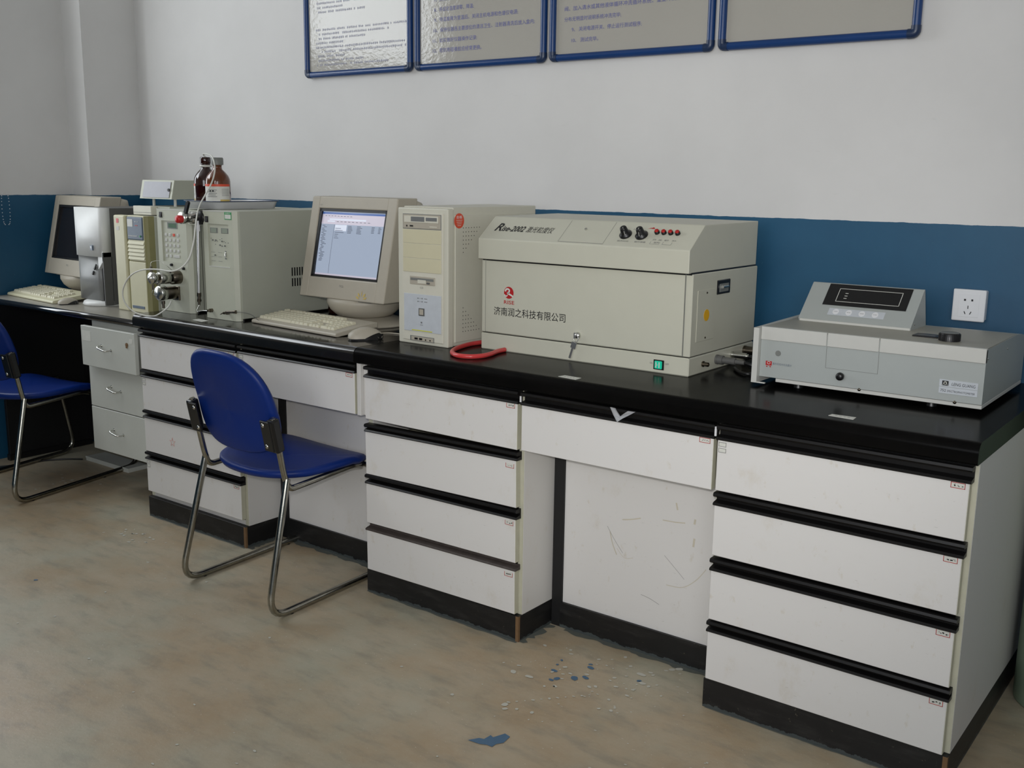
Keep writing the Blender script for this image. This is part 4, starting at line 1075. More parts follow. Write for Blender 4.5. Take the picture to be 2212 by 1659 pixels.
for x in (-2.7355, -2.672):
    mt_ = obj('meter', MB().box(x, x+.043, yp-.0012, yp, 1.119, 1.138, .0004), 'grey', de)
    obj('meter_face', MB().box(x+.005, x+.037, yp-.0018, yp-.001, 1.1205, 1.1365), 'palelcd', mt_)
pm = MB(); rnd = random.Random(3)
for k in range(12): pm.cyl((-2.735+rnd.uniform(0, .10), yp-.0006, 1.102-rnd.random()*.035), (-2.735+rnd.uniform(0, .0), yp, 1.1), .0) if False else pm.box(*(lambda a, b: (a, a+.004, yp-.0005, yp, b, b+.0025))(-2.736+rnd.uniform(0, .10), 1.068+rnd.random()*.035))
for k in range(6): pm.box(-2.735+(k % 2)*.040, -2.712+(k % 2)*.040, yp-.0005, yp, 1.048-k//2*.016, 1.0488-k//2*.016)
obj('panel_marks', pm, 'grey_ink', de)
for x, z in ((-2.722, 1.093), (-2.704, 1.093), (-2.668, 1.090), (-2.680, 1.076), (-2.652, 1.074), (-2.711, 1.038)):
    obj('trim_knob', MB().cyl((x, yp, z), (x, yp-.004, z), .0028, n=10), 'grey', de)
obj('toggle_lever', MB().tube([(-2.650, yp, 1.052), (-2.650, yp-.005, 1.045), (-2.650, yp-.003, 1.030)], .0022, 8).box(-2.6535, -2.6465, yp-.001, yp, 1.026, 1.056), 'steel', de)
gs = obj('green_label', MB().box(-2.643, -2.604, DY0-.0008, DY0, 1.170, 1.197, mi=0), 'green_label', de)
obj('label_field', MB().box(-2.640, -2.607, DY0-.0011, DY0-.0006, 1.173, 1.188), 'paper', gs)
text('lettering', '合格证', gs, (-2.637, DY0-.0012, 1.1895), (1, 0, 0), (0, 0, 1), .026, .006, 'paper')
vv = MB()
for r_ in range(2):
    for k in range(5): vv.box(DX1-.001, DX1+.0004, .386+k*.0125, .392+k*.0125, (.952, .912)[r_], (.984, .943)[r_])
obj('vent_slots', vv, 'black', de)
for x in (-2.738, -2.640):   # inlet and outlet fittings near its base
    fb = MB()
    fb.cyl((x, DY0, .831), (x, DY0-.012, .831), .0075, n=6).cyl((x, DY0-.012, .831), (x, DY0-.024, .831), .0048, n=12).cyl((x-.006, DY0-.016, .831), (x+.006, DY0-.016, .831), .0030, n=8)
    if x > -2.7:
        fb.tube(smooth_path([(-2.640, DY0-.024, .831), (-2.632, DY0-.045, .829), (-2.612, DY0-.045, .838), (-2.600, DY0-.04, .840)]), .0012, 6)
        fb.cyl((-2.600, DY0-.040, .840), (-2.562, DY0-.040, .844), .0052, n=12).cyl((-2.562, DY0-.040, .844), (-2.548, DY0-.040, .845), .0062, n=12)
    obj('tube_fitting', fb, 'steel_dk', de)

for x in (DX0+.02, DX1-.02):
    for y in (DY0+.04, DY1-.04): obj('foot', MB().cyl((x, y, ZT), (x, y, ZT+.009), .009, n=12), 'black', de)
# thin lead from the detector to behind the keyboard
single('thin_lead', MB().tube(smooth_path([(-2.548, .086, .845), (-2.52, .09, .846), (-2.505, .12, .836), (-2.500, .15, .812), (-2.515, .20, .8025), (-2.53, .27, .802)]), .0011, 6), 'grey', 'thin grey lead curving from the detector fitting towards the keyboard', 'lead', (-2.5, .15, ZT))

# ------------------------------------------------------------------ chromatograph: pump
pu = thing('pump_unit', 'grey-green pump case with a keypad and steel pump heads, left of the steel column', 'instrument', (-2.990, .42, ZT))
CX0, CX1, CY0, CY1, CZ = -3.090, -2.890, .148, .700, 1.196
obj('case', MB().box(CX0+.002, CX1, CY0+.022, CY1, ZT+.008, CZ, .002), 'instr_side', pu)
obj('front', bezel_front(CX0, CX1-.016, CY0, ZT+.001, CZ, -3.063, -2.942, .995, 1.152), 'instr', pu)
obj('front_bevel', MB().prism([(CX1-.016, CY0), (CX1, CY0+.014), (CX1, CY0+.022), (CX1-.016, CY0+.022)], ZT+.001, CZ, 'z'), 'instr', pu)
obj('side_seam', MB().box(CX1-.0004, CX1+.0003, CY0+.054, CY0+.056, ZT+.01, CZ-.002), 'blackmatt', pu)
kpn = obj('keypad_panel', MB().box(-3.063, -2.942, CY0+.005, CY0+.010, .995, 1.152), 'instr', pu)
yp = CY0+.005
obj('display', MB().box(-3.031, -2.968, yp-.001, yp, 1.122, 1.146, mi=0).box(-3.024, -2.974, yp-.0014, yp, 1.1255, 1.142, mi=1), ['grey', 'greenlcd'], kpn)
for r_ in range(5):
    for c_ in range(4):
        if r_ == 4 and c_ == 3: continue
        x = -3.042+c_*.0252; z = 1.098-r_*.0205; w_ = .014
        if r_ == 4 and c_ == 2: w_ = .039
        o = obj('key', MB().box(x-.007, x-.007+w_, yp-.0022, yp, z-.0055, z+.0055, .001), 'orange_label' if (r_ == 0 and c_ == 2) else 'spec_lt', kpn)
switch(pu, -3.073, 1.163, CY0)
obj('panel_ledge', MB().box(CX0, CX1-.016, CY0-.0008, CY0+.002, CZ-.003, CZ+.0006), 'spec_lt', pu)
for x, z in ((-3.006, .983), (-2.930, .973)): obj('port_screw', MB().cyl((x, CY0, z), (x, CY0-.008, z), .0060, .0050, n=8), 'black', pu)
# pump head 1: long stepped cylinder ending in a polished knob
ph = MB(); zz = .938; xx = -2.966
ph.lathe([(.026, 0), (.026, .034), (.0225, .036), (.0225, .040)], (xx, CY0, zz), 24, mi=0, axis=(0, -1, 0))
ph.lathe([(.0165, .036), (.0165, .050), (.0235, .052), (.0235, .092), (.020, .096), (0, .096)], (xx+.004, CY0, zz+.002), 24, mi=1, axis=(0, -1, 0))
ph.lathe([(.0125, .090), (.0125, .118), (.018, .122)], (xx+.012, CY0, zz+.006), 20, mi=0, axis=(0, -1, 0))
ph.lathe([(.017, .118), (.0215, .126), (.0225, .138), (.020, .141), (.008, .143), (.007, .148), (0, .149)], (xx+.022, CY0, zz+.007), 28, mi=1, axis=(0, -1, 0))
hd1 = obj('pump_head', ph, ['steel_dk', 'steel'], pu)
obj('head_bolt', MB().cyl((xx-.014, CY0-.046, zz+.018), (xx-.014, CY0-.036, zz+.018), .004, n=6).cyl((xx+.016, CY0-.046, zz+.016), (xx+.016, CY0-.036, zz+.016), .004, n=6).cyl((xx+.016, CY0-.046, zz-.016), (xx+.016, CY0-.036, zz-.016), .004, n=6), 'steel', hd1)
lp = MB(); zz2 = .878
lp.box(-3.004, -2.962, CY0-.008, CY0, zz2-.030, zz2+.024, .001, mi=0)
lp.lathe([(.0245, .006), (.0245, .052), (.021, .055)], (-2.985, CY0, zz2), 26, mi=0, axis=(0, -1, 0))
lp.lathe([(.0215, .054), (.0285, .056), (.0285, .080), (.026, .084), (0, .085)], (-2.984, CY0, zz2+.002), 28, mi=1, axis=(0, -1, 0))
hd2 = obj('pump_head', lp, ['steel_dk', 'steel'], pu)
ft = MB()
ft.cyl((-2.980, CY0-.066, .850), (-2.980, CY0-.066, .838), .0072, n=6).cyl((-2.980, CY0-.066, .838), (-2.980, CY0-.066, .822), .0052, n=12)
ft.cyl((-2.996, CY0-.075, .912), (-2.996, CY0-.075, .926), .0062, n=6).cyl((-2.99, CY0-.105, .962), (-2.99, CY0-.105, .984), .0050, n=10).cyl((-2.990, CY0-.10, .915), (-2.990, CY0-.10, .895), .0048, n=10)
obj('pump_fitting', ft, 'steel_dk', pu)
cp = MB()
cp.tube(smooth_path([(-2.990, CY0-.105, .984), (-2.992, CY0-.10, 1.000), (-2.978, CY0-.075, 1.004), (-2.962, CY0-.055, .985), (-2.956, CY0-.035, .966)]), .0011, 6)
cp.tube(smooth_path([(-2.990, CY0-.10, .895), (-2.998, CY0-.10, .880), (-3.000, CY0-.08, .868), (-2.996, CY0-.06, .880)]), .0011, 6)
obj('capillary', cp, 'steel', pu)
vs2 = MB()
for k in range(3): vs2.box(CX1-.001, CX1+.0004, .235+k*.018, .243+k*.018, .850, .888)
obj('vent_slots', vs2, 'black', pu)
for z in (.850, 1.13): obj('side_screw', MB().cyl((CX1, CY0+.040, z), (CX1+.001, CY0+.040, z), .0028, n=8), 'black', pu)
for x in (CX0+.02, CX1-.02):
    for y in (CY0+.04, CY1-.04): obj('foot', MB().cyl((x, y, ZT), (x, y, ZT+.009), .009, n=12), 'black', pu)

# injection valve clamped between the two cases
iv = thing('injection_valve', 'steel injection valve with a red knob and black lever between pump and detector', 'valve', (-2.83, .13, 1.165))
obj('valve_body', MB().lathe([(.024, 0), (.024, .020), (.018, .022), (.018, .048), (.022, .050), (.022, .064), (0, .064)], (-2.842, .146, 1.170), 26, axis=(0, -1, 0)), 'steel', iv)
obj('valve_plate', MB().box(-2.889, -2.771, .146, .152, 1.142, 1.196, .001), 'instr', iv)
obj('red_knob', MB().lathe([(.0135, 0), (.0145, .005), (.0145, .020), (.012, .024), (0, .025)], (-2.838, .084, 1.166), 24, axis=(0, -1, 0)), 'red', iv)
obj('lever', MB().prism([(-2.850, 1.180), (-2.834, 1.184), (-2.814, 1.226), (-2.820, 1.232), (-2.830, 1.226)], .096, .106, 'y'), 'black', iv)
obj('valve_drum', MB().lathe([(.026, 0), (.026, .022), (.021, .026), (0, .026)], (-2.788, .146, 1.172), 26, axis=(0, -1, 0)), 'black', iv)
obj('port_nut', MB().cyl((-2.812, .120, 1.176), (-2.812, .098, 1.176), .009, n=6).cyl((-2.872, .112, 1.190), (-2.862, .112, 1.184), .003, n=8), 'steel', iv)
# column
cl_ = thing('steel_column', 'slender bright steel column standing upright between the two instrument cases', 'column', (-2.795, .125, .85))
obj('column_tube', MB().cyl((-2.793, .120, 1.125), (-2.806, .120, .890), .0052, n=18), 'polished', cl_)
e1 = MB().cyl((-2.7925, .120, 1.145), (-2.793, .120, 1.122), .0080, n=6).cyl((-2.792, .120, 1.160), (-2.7925, .120, 1.145), .0045, n=10)
e2 = MB().cyl((-2.806, .120, .892), (-2.807, .120, .878), .0085, n=6).cyl((-2.807, .120, .878), (-2.807, .120, .868), .0060, n=10).cyl((-2.807, .120, .868), (-2.808, .120, .858), .0080, n=6).cyl((-2.808, .120, .858), (-2.808, .120, .846), .0045, n=10)
obj('end_fitting', e1, 'outlet', cl_); obj('end_fitting', e2, 'steel_dk', cl_)
obj('outlet_capillary', MB().tube(smooth_path([(-2.808, .120, .846), (-2.809, .115, .836), (-2.803, .105, .826), (-2.790, .100, .824), (-2.765, .100, .829), (-2.738, .103, .831)]), .0018, 8), 'steel', cl_)
obj('inlet_capillary', MB().tube(smooth_path([(-2.792, .120, 1.160), (-2.785, .128, 1.166), (-2.780, .135, 1.165)]), .0012, 6), 'steel', cl_)

# ------------------------------------------------------------------ tray and bottles
TZ0 = 1.2015
tr = thing('enamel_tray', 'white enamel tray with a dark blue rim on top of the instrument cases', 'tray', (-2.866, .34, TZ0))
def trring(hx, hy, z, cx=-2.866, cy=.335, rr=.03):
    out = []
    for sx_, sy_, a0 in ((1, 1, 0), (-1, 1, 90), (-1, -1, 180), (1, -1, 270)):
        for k in range(5):
            a = R(a0+k*22.5); out.append(Vector((cx+sx_*(hx-rr)+rr*math.cos(a), cy+sy_*(hy-rr)+rr*math.sin(a), z)))
    return out
rings = [trring(.101, .142, TZ0), trring(.108, .150, TZ0+.027), trring(.112, .154, TZ0+.0285), trring(.108, .150, TZ0+.0287), trring(.106, .148, TZ0+.027), trring(.099, .140, TZ0+.0025)]
obj('pan', MB().loft(rings), 'outlet', tr, recalc=True)
obj('rim', MB().tube(trring(.112, .154, TZ0+.0285), .0018, 8, closed=True), 'cornerblue', tr)
def bottle(label, x, y, zb, h, glass, cap, name='reagent_bottle', lab=(.022, .090), r=.046, lab_arc=(150, 330), group=None):
    t = thing(name, label, 'bottle', (x, y, zb), 0, group)
    s = h/.187
    neck = .0165
    prof = [(0, 0), (r-.004, 0), (r, .004), (r, .098*s), (r*.97, .108*s), (r*.86, .120*s), (r*.62, .134*s), (neck+.002, .143*s), (neck, .150*s), (neck, .158*s), (neck+.002, .159*s), (neck+.002, .163*s), (neck, .164*s), (neck, .182*s), (neck-.003, .183*s), (neck-.003, .15*s)]
    obj('glass', MB().lathe(prof, (x, y, zb), 36), glass, t)
    cz = .160*s
    if cap == 'steel':
        cp_ = MB().lathe([(neck+.0060, cz), (neck+.0065, cz+.004), (neck+.0065, .183*s), (neck+.004, .187*s), (0, .187*s)], (x, y, zb), 28)
        obj('cap', cp_, 'grey', t)
    else:
        obj('cap', MB().lathe([(neck+.003, cz+.004*s), (neck+.004, cz+.006), (neck+.004, .183*s), (neck+.002, .187*s), (0, .187*s)], (x, y, zb), 24), cap, t)
        obj('collar_ring', MB().lathe([(neck+.0005, .150*s), (neck+.0065, .151*s), (neck+.0065, .157*s), (neck+.0005, .158*s)], (x, y, zb), 24), 'tube', t)
    # paper label wrapped round the body
    n = 24; a0, a1 = R(lab_arc[0]), R(lab_arc[1]); rr = r+.0007
    def band(z0, z1, b0=0.0, b1=1.0, e=0.0, mi=0, mb=None):
        k = max(2, int(n*(b1-b0))); vs = []
        for z in (z0, z1):
            for i in range(k+1):
                a = a0+(a1-a0)*(b0+(b1-b0)*i/k); vs.append((x+(rr+e)*math.cos(a), y+(rr+e)*math.sin(a), zb+z))
        mb.add(vs, [[i, i+1, k+2+i, k+1+i] for i in range(k)], mi, True)
    lb = MB(); z0, z1 = lab; H = z1-z0
    band(z0, z1, mb=lb, mi=0)
    band(z1-H*.13, z1, 0, 1, .0003, 1, lb); band(z0, z0+H*.16, .70, .98, .0003, 2, lb)
    for k in range(5): band(z0+H*(.30+.09*k), z0+H*(.33+.09*k), .35+.02*(k % 3), .62-.03*(k % 2), .0004, 3, lb)
    band(z0+H*.58, z0+H*.66, .42, .46, .0004, 4, lb); band(z0+H*.58, z0+H*.66, .50, .54, .0004, 4, lb)
    for k in range(7): band(z0+H*(.36+.06*k), z0+H*(.375+.06*k), .74, .96, .0004, 3, lb)
    obj('paper_label', lb, ['paper', 'orange_label', 'gold', 'grey_ink', 'black_ink'], t)
    return t
ZBT = TZ0+.003
bottle('amber glass reagent bottle with a metal cap and white label, right one in the tray', -2.823, .240, ZBT, .188, 'amber', 'steel', lab_arc=(205, 385))
bottle('dark brown reagent bottle with a dark cap, left one in the tray', -2.918, .258, ZBT, .190, 'darkglass', 'darkglass', lab_arc=(150, 262))
bottle('brown reagent bottle with a white label, half hidden behind the lit monitor stand', -2.505, .555, ZT, .15, 'darkglass', 'steel', lab=(.052, .088), lab_arc=(180, 380))

# ------------------------------------------------------------------ white transfer tube
def ray_pt(u, v, y):
    d = rt2*((u-1106)/2238.68) - up2*((v-829.5)/2238.68) + fw; c0 = Vector((.4869, -2.2737, 1.3367))
    return c0+d*((y-c0.y)/d.y)
tp = [Vector((-2.912, .258, 1.392)), Vector((-2.905, .240, 1.406))]
# where the photographed tube runs, laid out in the plane just in front of the instruments
for u, v, y in ((457, 337, .20), (464, 360, .185), (462, 380, .18), (455, 400, .175), (444, 420, .165), (433, 440, .14), (426, 462, .09), (422, 492, .06), (419, 520, .04), (409, 557, .02), (392, 578, .0), (370, 586, -.01), (340, 582, -.012), (308, 583, -.012), (284, 594, -.012), (269, 615, -.012), (265, 637, -.012), (272, 657, -.01), (290, 674, .0), (310, 681, .010), (332, 683, .020), (350, 674, .045), (364, 662, .065), (370, 650, .079)): tp.append(ray_pt(u, v, y))
single('transfer_tube', MB().tube(smooth_path(tp, 8), .0028, 8), 'tube', 'long white plastic tube looping from the brown bottles down to the pump head', 'tube', (-2.98, .08, .81))

# ------------------------------------------------------------------ grey desk
ZD = .765
dk = thing('desk', 'grey-topped desk with black panels and grey drawers, left of the white bench', 'desk', (-3.69, .42, ZF))
DKX0, DKX1 = -4.300, -3.075
prof = [(YW-.005, ZD-.026), (YW-.005, ZD), (.040, ZD)]
for k in range(1, 7): a = R(90+k*15); prof.append((.040+.013*math.cos(a), ZD-.013+.013*math.sin(a)))
for k in range(1, 7): a = R(180+k*15); prof.append((.040+.013*math.cos(a), ZD-.013+.013*math.sin(a)))
top = MB().prism([(YW-.005, ZD-.026), (YW-.005, ZD), (.048, ZD), (.048, ZD-.026)], DKX0, DKX1, 'x', 0)
# notch round the corner pillar
top = MB().prism([(DKX0, .048), (DKX1, .048), (DKX1, YW-.005), (-4.145, YW-.005), (-4.145, .495), (DKX0, .495)], ZD-.026, ZD, 'z')
obj('desk_top', top, 'deskgrey', dk)
ep = [(.050, ZD-.0005)]
for k in range(13): a = R(90+k*15); ep.append((.046+.0135*math.cos(a), ZD-.0140+.0135*math.sin(a)))
ep.append((.050, ZD-.0275))
obj('edge_strip', MB().prism(ep, DKX0, DKX1, 'x', 0, True), 'glossblack', dk)
obj('end_panel', MB().box(-4.262, -4.242, .070, .485, ZF+.03, ZD-.028, .001), 'blackmatt', dk)
obj('end_foot', MB().box(-4.265, -4.239, .065, .488, ZF, ZF+.03, .002), 'black', dk)
obj('modesty_panel', MB().box(-4.240, -3.10, .470, .486, .02, ZD-.028, .001), 'blackmatt', dk)
obj('panel_leg', MB().box(-3.20, -3.10, .462, .470, ZF, .12, .001), 'blackmatt', dk)
pc = obj('pedestal', MB().box(-3.470, -3.096, .070, .46, .190, ZD-.030, .001), 'pedestal', dk)
obj('pedestal_gap', MB().box(-3.095, -3.072, .060, .44, .03, ZD-.030), 'blackmatt', dk)
def pull(par, x, z, y):
    pts = bend_path([(x, y, z+.006), (x, y-.020, z+.006), (x+.012, y-.026, z), (x+.058, y-.026, z-.008), (x+.066, y, z-.006)], .010, 5)
    obj('handle', MB().tube(pts, .0032, 8).cyl((x, y-.001, z+.006), (x, y+.0005, z+.006), .006, n=10).cyl((x+.066, y-.001, z-.006), (x+.066, y+.0005, z-.006), .006, n=10), 'steel', par)
for z0, z1, y, dxl in ((.552, .716, .020, .0), (.374, .546, .052, .0), (.188, .370, .052, .0)):
    xo = -.005
    d_ = obj('drawer', MB().box(-3.482+(.010 if y < .04 else 0), -3.104+(.010 if y < .04 else 0), y, y+.017, z0, z1, .0012), 'pedestal', dk)
    pull(d_, -3.325, (z0+z1)/2+.005, y)
d1 = bpy.data.objects['drawer.012'] if False else None
lbl = MB().box(-3.462, -3.402, .0192, .020, .655, .695)
obj('torn_label', lbl, 'paper', dk)
obj('key_lock', MB().cyl((-3.145, .020, .668), (-3.145, .017, .668), .008, n=14).box(-3.150, -3.140, .016, .019, .655, .672, .001), 'wood', dk)
obj('small_label', MB().box(-3.128, -3.108, .0192, .020, .675, .693), 'paper', dk)

# ------------------------------------------------------------------ silver tower on the desk
sv = thing('computer_tower', 'silver and gunmetal computer tower on the grey desk', 'computer', (-3.66, .41, ZD))
VX0, VX1, VY0 = -3.765, -3.560, .190
obj('case', MB().box(VX0+.010, VX1, VY0+.045, .600, ZD+.006, 1.183, .002), 'dkgrey', sv)
def bulge(x0, x1, z0, z1, y0, depth, amt, mi=0):
    n = 10; f = [Vector((x0+(x1-x0)*i/n, y0-amt*math.sin(math.pi*i/n)**.7, 0)) for i in range(n+1)]
    prof = [(p.x, p.y) for p in f]+[(x1, y0+depth), (x0, y0+depth)]
    return MB().prism(prof, z0, z1, 'z', mi, True)
obj('upper_cover', bulge(VX0, VX1+.001, .978, 1.184, VY0+.006, .04, .012), 'silver', sv)
obj('lower_cover', bulge(VX0+.002, -3.598, .790, .9765, VY0+.012, .034, .008), 'gunmetal', sv)
obj('side_recess', MB().box(-3.597, VX1, VY0+.020, VY0+.046, .788, .978), 'black', sv)
obj('corner_flash', MB().prism([(-3.598, .9765), (-3.560, 1.002), (-3.560, .962), (-3.598, .925)], VY0+.004, VY0+.020, 'y'), 'silver', sv)
obj('front_foot', MB().lathe([(0, 0), (.095, 0), (.100, .006), (.094, .018), (.080, .024), (0, .025)], (-3.660, VY0+.072, ZD), 36), 'silver', sv)
obj('side_rail', MB().box(-3.566, VX1+.001, VY0+.004, VY0+.044, ZD+.006, .998, .001), 'dkgrey', sv)
obj('power_button', MB().prism([(-3.632, .925), (-3.616, .946), (-3.612, .944), (-3.628, .920)], VY0, VY0+.006, 'y').prism([(-3.648, .902), (-3.638, .916), (-3.634, .914), (-3.642, .898)], VY0, VY0+.006, 'y'), 'black', sv)
obj('badge', MB().box(-3.632, -3.614, VY0-.010, VY0-.002, 1.005, 1.026, .0005, mi=0).box(-3.629, -3.617, VY0-.0108, VY0-.003, 1.013, 1.024, mi=1), ['bluegrey', 'palelblue'], sv)
obj('foot', MB().box(-3.75, -3.57, .50, .53, ZD, ZD+.007), 'black', sv)

# ------------------------------------------------------------------ cream UPS-like cabinet
up_ = thing('power_supply_unit', 'tall cream power-supply cabinet with a blue-grey display panel, beside the silver tower', 'power supply', (-3.355, .41, ZD))
PX0, PX1, PY0 = -3.460, -3.232, .190
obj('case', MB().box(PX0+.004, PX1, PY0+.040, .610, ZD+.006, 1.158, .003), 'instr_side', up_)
obj('left_column', MB().box(PX0, -3.382, PY0, PY0+.040, ZD, 1.160, .006, seg=2), 'cream', up_)
obj('groove', MB().box(-3.382, -3.366, PY0+.010, PY0+.040, ZD+.004, 1.156), 'cream_dk', up_)
obj('right_column', MB().box(-3.366, -3.248, PY0+.001, PY0+.040, ZD, .9745, .003), 'cream', up_)
obj('upper_frame', MB().box(-3.366, -3.248, PY0+.004, PY0+.040, .976, 1.160, .003), 'cream', up_)
obj('corner_cover', MB().prism([(-3.248, PY0+.002), (-3.240, PY0+.006), (-3.234, PY0+.014), (-3.232, PY0+.040), (-3.248, PY0+.040)], ZD, 1.160, 'z'), 'cream_dk', up_)
for k in range(5):
    obj('louver', MB().prism([(PY0-.002, .984+k*.0155), (PY0+.002, .995+k*.0155), (PY0+.008, .997+k*.0155), (PY0+.008, .984+k*.0155)], -3.364, -3.252, 'x'), 'cream', up_)
cpn = obj('control_panel', MB().box(-3.365, -3.256, PY0, PY0+.006, 1.063, 1.156, .004, seg=2), 'bluegrey', up_)
obj('panel_display', MB().box(-3.359, -3.322, PY0-.0010, PY0, 1.116, 1.146), 'spec_lt', cpn)
mk = MB().box(-3.306, -3.300, PY0-.001, PY0, 1.135, 1.139, mi=0).box(-3.290, -3.286, PY0-.001, PY0, 1.135, 1.139, mi=0).box(-3.306, -3.288, PY0-.001, PY0, 1.120, 1.123, mi=1)
for k in range(6): mk.box(-3.353+k*.010, -3.347+k*.010, PY0-.001, PY0, 1.077, 1.081, mi=0)
obj('panel_marks', mk, ['spec_lt', 'red_ink'], cpn)
obj('indicator', MB().cyl((-3.272, PY0, 1.079), (-3.272, PY0-.003, 1.079), .004, n=12), 'green_label', cpn)
obj('maker_plate', MB().box(-3.354, -3.270, PY0-.001, PY0+.002, .782, .793, .0005), 'bluegrey', up_)
obj('red_tag', MB().box(-3.438, -3.422, PY0-.0008, PY0+.001, 1.128, 1.146, mi=0).box(-3.440, -3.420, PY0-.0008, PY0+.001, 1.098, 1.114, mi=1), ['red', 'paper'], up_)

fbx = thing('flat_recorder', 'flat white-fronted box lying on top of the cream power-supply cabinet', 'recorder', (-3.35, .45, 1.158))
obj('front', MB().box(-3.433, -3.306, .268, .300, 1.1605, 1.197, .002), 'beige_lt', fbx)
obj('front_seam', MB().box(-3.432, -3.307, .2674, .269, 1.170, 1.1715), 'grey', fbx)
obj('case', MB().box(-3.455, -3.222, .300, .600, 1.1585, 1.195, .002), 'instr_side', fbx)
db_ = thing('readout_box', 'small grey box on four feet with a pale window, left of the brown bottles', 'instrument', (-3.36, .46, 1.197))
dxo = 0.0
body = MB().prism([(.350, 1.2245), (.368, 1.302), (.625, 1.302), (.625, 1.2245)], -3.497, -3.276, 'x')
obj('case', body, 'instr_side', db_)
obj('face_frame', MB().prism([(.346, 1.2250), (.364, 1.3025), (.369, 1.3025), (.351, 1.2250)], -3.4985, -3.2745, 'x'), 'instr', db_)
obj('window', MB().prism([(.3446, 1.2310), (.3590, 1.2965), (.3600, 1.2965), (.3456, 1.2310)], -3.478, -3.290, 'x'), 'window_grey', db_)
obj('window_knob', MB().cyl((-3.297, .356, 1.263), (-3.297, .347, 1.263), .006, n=14), 'black', db_)
for x, y in ((-3.440, .375), (-3.250, .375), (-3.440, .59), (-3.250, .59)):
    x = min(x, -3.29) if x > -3.4 else x
    obj('foot', MB().cyl((x, y, 1.195), (x, y, 1.2247), .006, n=12), 'spec_lt', db_)

# ------------------------------------------------------------------ chairs
def chair(label, loc, rz):
    """local: origin on the floor under the seat centre, facing +y"""
    t = thing('side_chair', label, 'chair', loc, rz)
    r = .0112
    for s in (-1, 1):
        xf, xs = s*.232, s*.213
        # C-shaped sled base: joint at seat height, rear leg, floor rail, front leg
        base = bend_path([(xs, -.150, .428), (xf, -.262, .0115), (xf, .436, .0115), (xs, .345, .385)], [.085, .085], 8)
        obj('sled_leg', MB().tube(base, r, 12), 'chrome', t, False)
        upr = bend_path([(xs-s*.004, -.198, .628), (xs-s*.004, -.158, .440), (xs-s*.002, -.142, .392), (xs-s*.004, .150, .404), (xs-s*.03, .225, .378), (0, .230, .376)], [.03, .05, .05, .05], 7)
        obj('back_tube', MB().tube(upr, r*.9, 12), 'chrome', t, False)
        # black bracket clamping tube and shell
        bk = MB(); lean = math.atan2(-.040, .19)
        T = Matrix.Translation((xs-s*.004, -.188, .572)) @ Matrix.Rotation(-lean, 4, 'X')
        bk.box(-.0165, .0165, -.0165, .0165, -.054, .054, .007, seg=2, mat=T)
        x_in = (-s)*.043
        bk.box(min(x_in, 0), max(x_in, 0), -.019, -.012, -.050, .050, .002, mat=T)
        b_ = obj('bracket', bk, 'black', t, False)
        for dz in (-.034, .036):
            p = T @ Vector((-s*.030, -.018, dz)); q = T @ Vector((-s*.030, -.023, dz))
            obj('bolt', MB().lathe([(.0075, 0), (.006, .003), (0, .0045)], p, 12, axis=(q-p)), 'steel', b_, False)
        obj('glide', MB().cyl((xf, -.165, 0), (xf, -.165, .004), .008, n=10).cyl((xf, .22, 0), (xf, .22, .004), .008, n=10), 'black', t, False)
    obj('cross_tube', MB().cyl((-.212, .230, .385), (.212, .230, .385), r*.8, n=10).tube([(-.213, .345, .386), (-.212, .230, .385)], r*.8, 10).tube([(.213, .345, .386), (.212, .230, .385)], r*.8, 10), 'chrome', t, False)
    # backrest shell: rounded D outline, slightly dished
    def shell(scale, yoff, n=48):
        ring = []
        for i in range(n):
            a = 2*math.pi*i/n; ca, sa = math.cos(a), math.sin(a)
            ex = 2.9 if sa > 0 else 2.9
            rx = .200*(1 if sa > 0 else 1-.0*abs(sa)); rz_ = .196 if sa > 0 else .135
            x = rx*math.copysign(abs(ca)**(2/ex), ca); z = rz_*math.copysign(abs(sa)**(2/ex), sa)
            x *= 1-.07*max(0, z/.196)**1.6
            ring.append((x*scale, z*scale))
        return [Vector((x, -.196+yoff-(.30*z if z > 0 else .20*z)+.75*x*x, .622+z)) for x, z in ring]
    bk = MB(); rings = []
    for sc_, yo in ((.001, .012), (.55, .013), (.90, .013), (.975, .011), (1.0, .002), (1.0, -.006), (.975, -.014), (.93, -.017), (.60, -.012), (.001, -.010)): rings.append(shell(sc_, yo))
    bk.loft(rings, cap=False)
    obj('backrest', bk, 'vinyl', t, False, recalc=True)
    def seatring(scale, zo, n=56):
        ring = []
        for i in range(n):
            a = 2*math.pi*i/n; ca, sa = math.cos(a), math.sin(a); ex = 3.6 if sa > 0 else 2.5
            x = .234*math.copysign(abs(ca)**(2/ex), ca); y = (.225 if sa > 0 else .215)*math.copysign(abs(sa)**(2/ex), sa)
            x *= 1+.02*y/.2
            x *= scale; y *= scale
            z = .430+zo+.22*x*x*(1 if y < .1 else .4)-1.1*max(0, y-.13)**2*3+.16*max(0, -y-.10)**1.0*.35
            ring.append(Vector((x, y+.042, z-.016)))
        return ring
    st_ = MB(); rings = []
    for sc_, zo in ((.001, -.012), (.90, -.012), (.97, -.010), (1.0, 0), (.995, .008), (.965, .014), (.90, .015), (.6, .012), (.001, .010)): rings.append(seatring(sc_, zo))
    st_.loft(rings, cap=False)
    obj('seat', st_, 'vinyl', t, False, recalc=True)
    # the old frame is slightly racked: its left side stands a little ahead of its right
    sh = Matrix(((1, 0, 0, 0), (-.10, 1, 0, 0), (0, 0, 1, 0), (0, 0, 0, 1)))
    for c in t.children_recursive: c.data.transform(sh)
    return t
chair('blue vinyl chair with a chrome sled base, pulled up to the white bench', (-2.125, -.088, ZF), R(3.0))
chair('blue vinyl chair at the grey desk, cut off by the left edge of the photo', (-3.85, -.045, ZF), R(12))

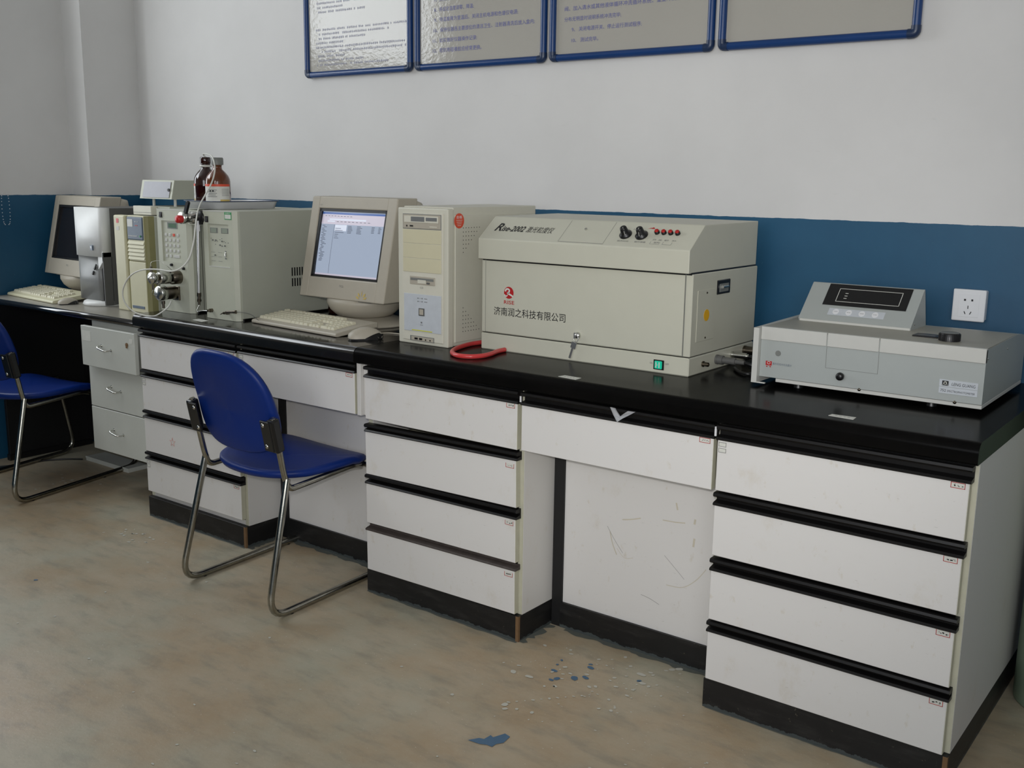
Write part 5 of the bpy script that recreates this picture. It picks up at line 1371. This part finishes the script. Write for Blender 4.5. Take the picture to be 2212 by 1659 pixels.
# ------------------------------------------------------------------ bits around the room
bc = MB()
for k in range(26):
    a = k/26*2*math.pi; x = XL+.012; 
    bc.lathe([(0, -.0022), (.0016, -.0016), (.0022, 0), (.0016, .0016), (0, .0022)], (x, .172+.018*math.copysign(abs(math.cos(a))**.35, math.cos(a)), 1.160+.072*math.sin(a)), 6, smooth=True)
single('bead_chain', bc, 'outlet', 'white beaded blind chain hanging against the left wall', 'chain', (XL+.012, .172, 1.088))
cyl_ = thing('gas_cylinder', 'pale green upright cylinder beside the right end of the bench', 'cylinder', (.128, .62, ZF))
obj('cylinder_body', MB().lathe([(0, 0), (.108, 0), (.112, .006), (.112, .74), (.100, .80), (.060, .84), (.030, .86), (.030, .88), (0, .88)], (.128, .62, ZF), 40), 'palegreen', cyl_)
obj('valve', MB().cyl((.128, .62, .868), (.128, .62, .92), .018, n=14).cyl((.128, .60, .90), (.128, .57, .90), .010, n=10), 'steel_dk', cyl_)
single('floor_board', MB().box(-3.985, -3.640, .300, .400, ZF, ZF+.020, .001).box(-3.985, -3.640, .298, .300, ZF+.014, ZF+.022), ['pedestal'], 'narrow pale strip of board lying on the floor under the grey desk', 'board', (-3.8, .35, ZF))
single('floor_cable', MB().tube(smooth_path([(-4.22, -.12, ZF+.004), (-4.15, .02, ZF+.004), (-4.12, .15, ZF+.004), (-4.06, .24, ZF+.004), (-4.0, .29, ZF+.004)]), .004, 8), 'black', 'thin black cable on the floor leading to the board under the desk', 'cable', (-4.1, .1, ZF))
# scuffs drawn on the kneehole panel
kn = bpy.data.objects['kneehole_unit']
sc_m = MB(); rnd = random.Random(11)
def scuff(pts, y, w_, mi=0):
    stroke(sc_m, pts, w_, y, mi)
ys_ = .1893
for pts, w_, mi in (([(-1.02, .345), (-.995, .31), (-.965, .275)], .0010, 1), ([(-1.01, .33), (-1.0, .295), (-.985, .265)], .0030, 0), ([(-.985, .285), (-.96, .262), (-.93, .268)], .0012, 0),
                    ([(-.83, .30), (-.80, .275), (-.765, .245)], .0010, 1), ([(-.97, .375), (-.94, .382), (-.91, .392)], .0035, 0), ([(-.84, .402), (-.80, .404), (-.77, .408)], .0032, 0), ([(-.74, .425), (-.742, .41)], .006, 0),
                    ([(-.74, .37), (-.742, .345)], .006, 0), ([(-.80, .46), (-.795, .44)], .005, 0), ([(-.90, .165), (-.87, .160), (-.84, .15)], .0012, 1), ([(-.82, .215), (-.77, .22), (-.73, .25), (-.70, .29)], .0020, 0)):
    scuff(pts, ys_, w_, mi)
tag(obj('scuff_marks', sc_m, ['tan', 'scuff'], kn), kind='stuff')
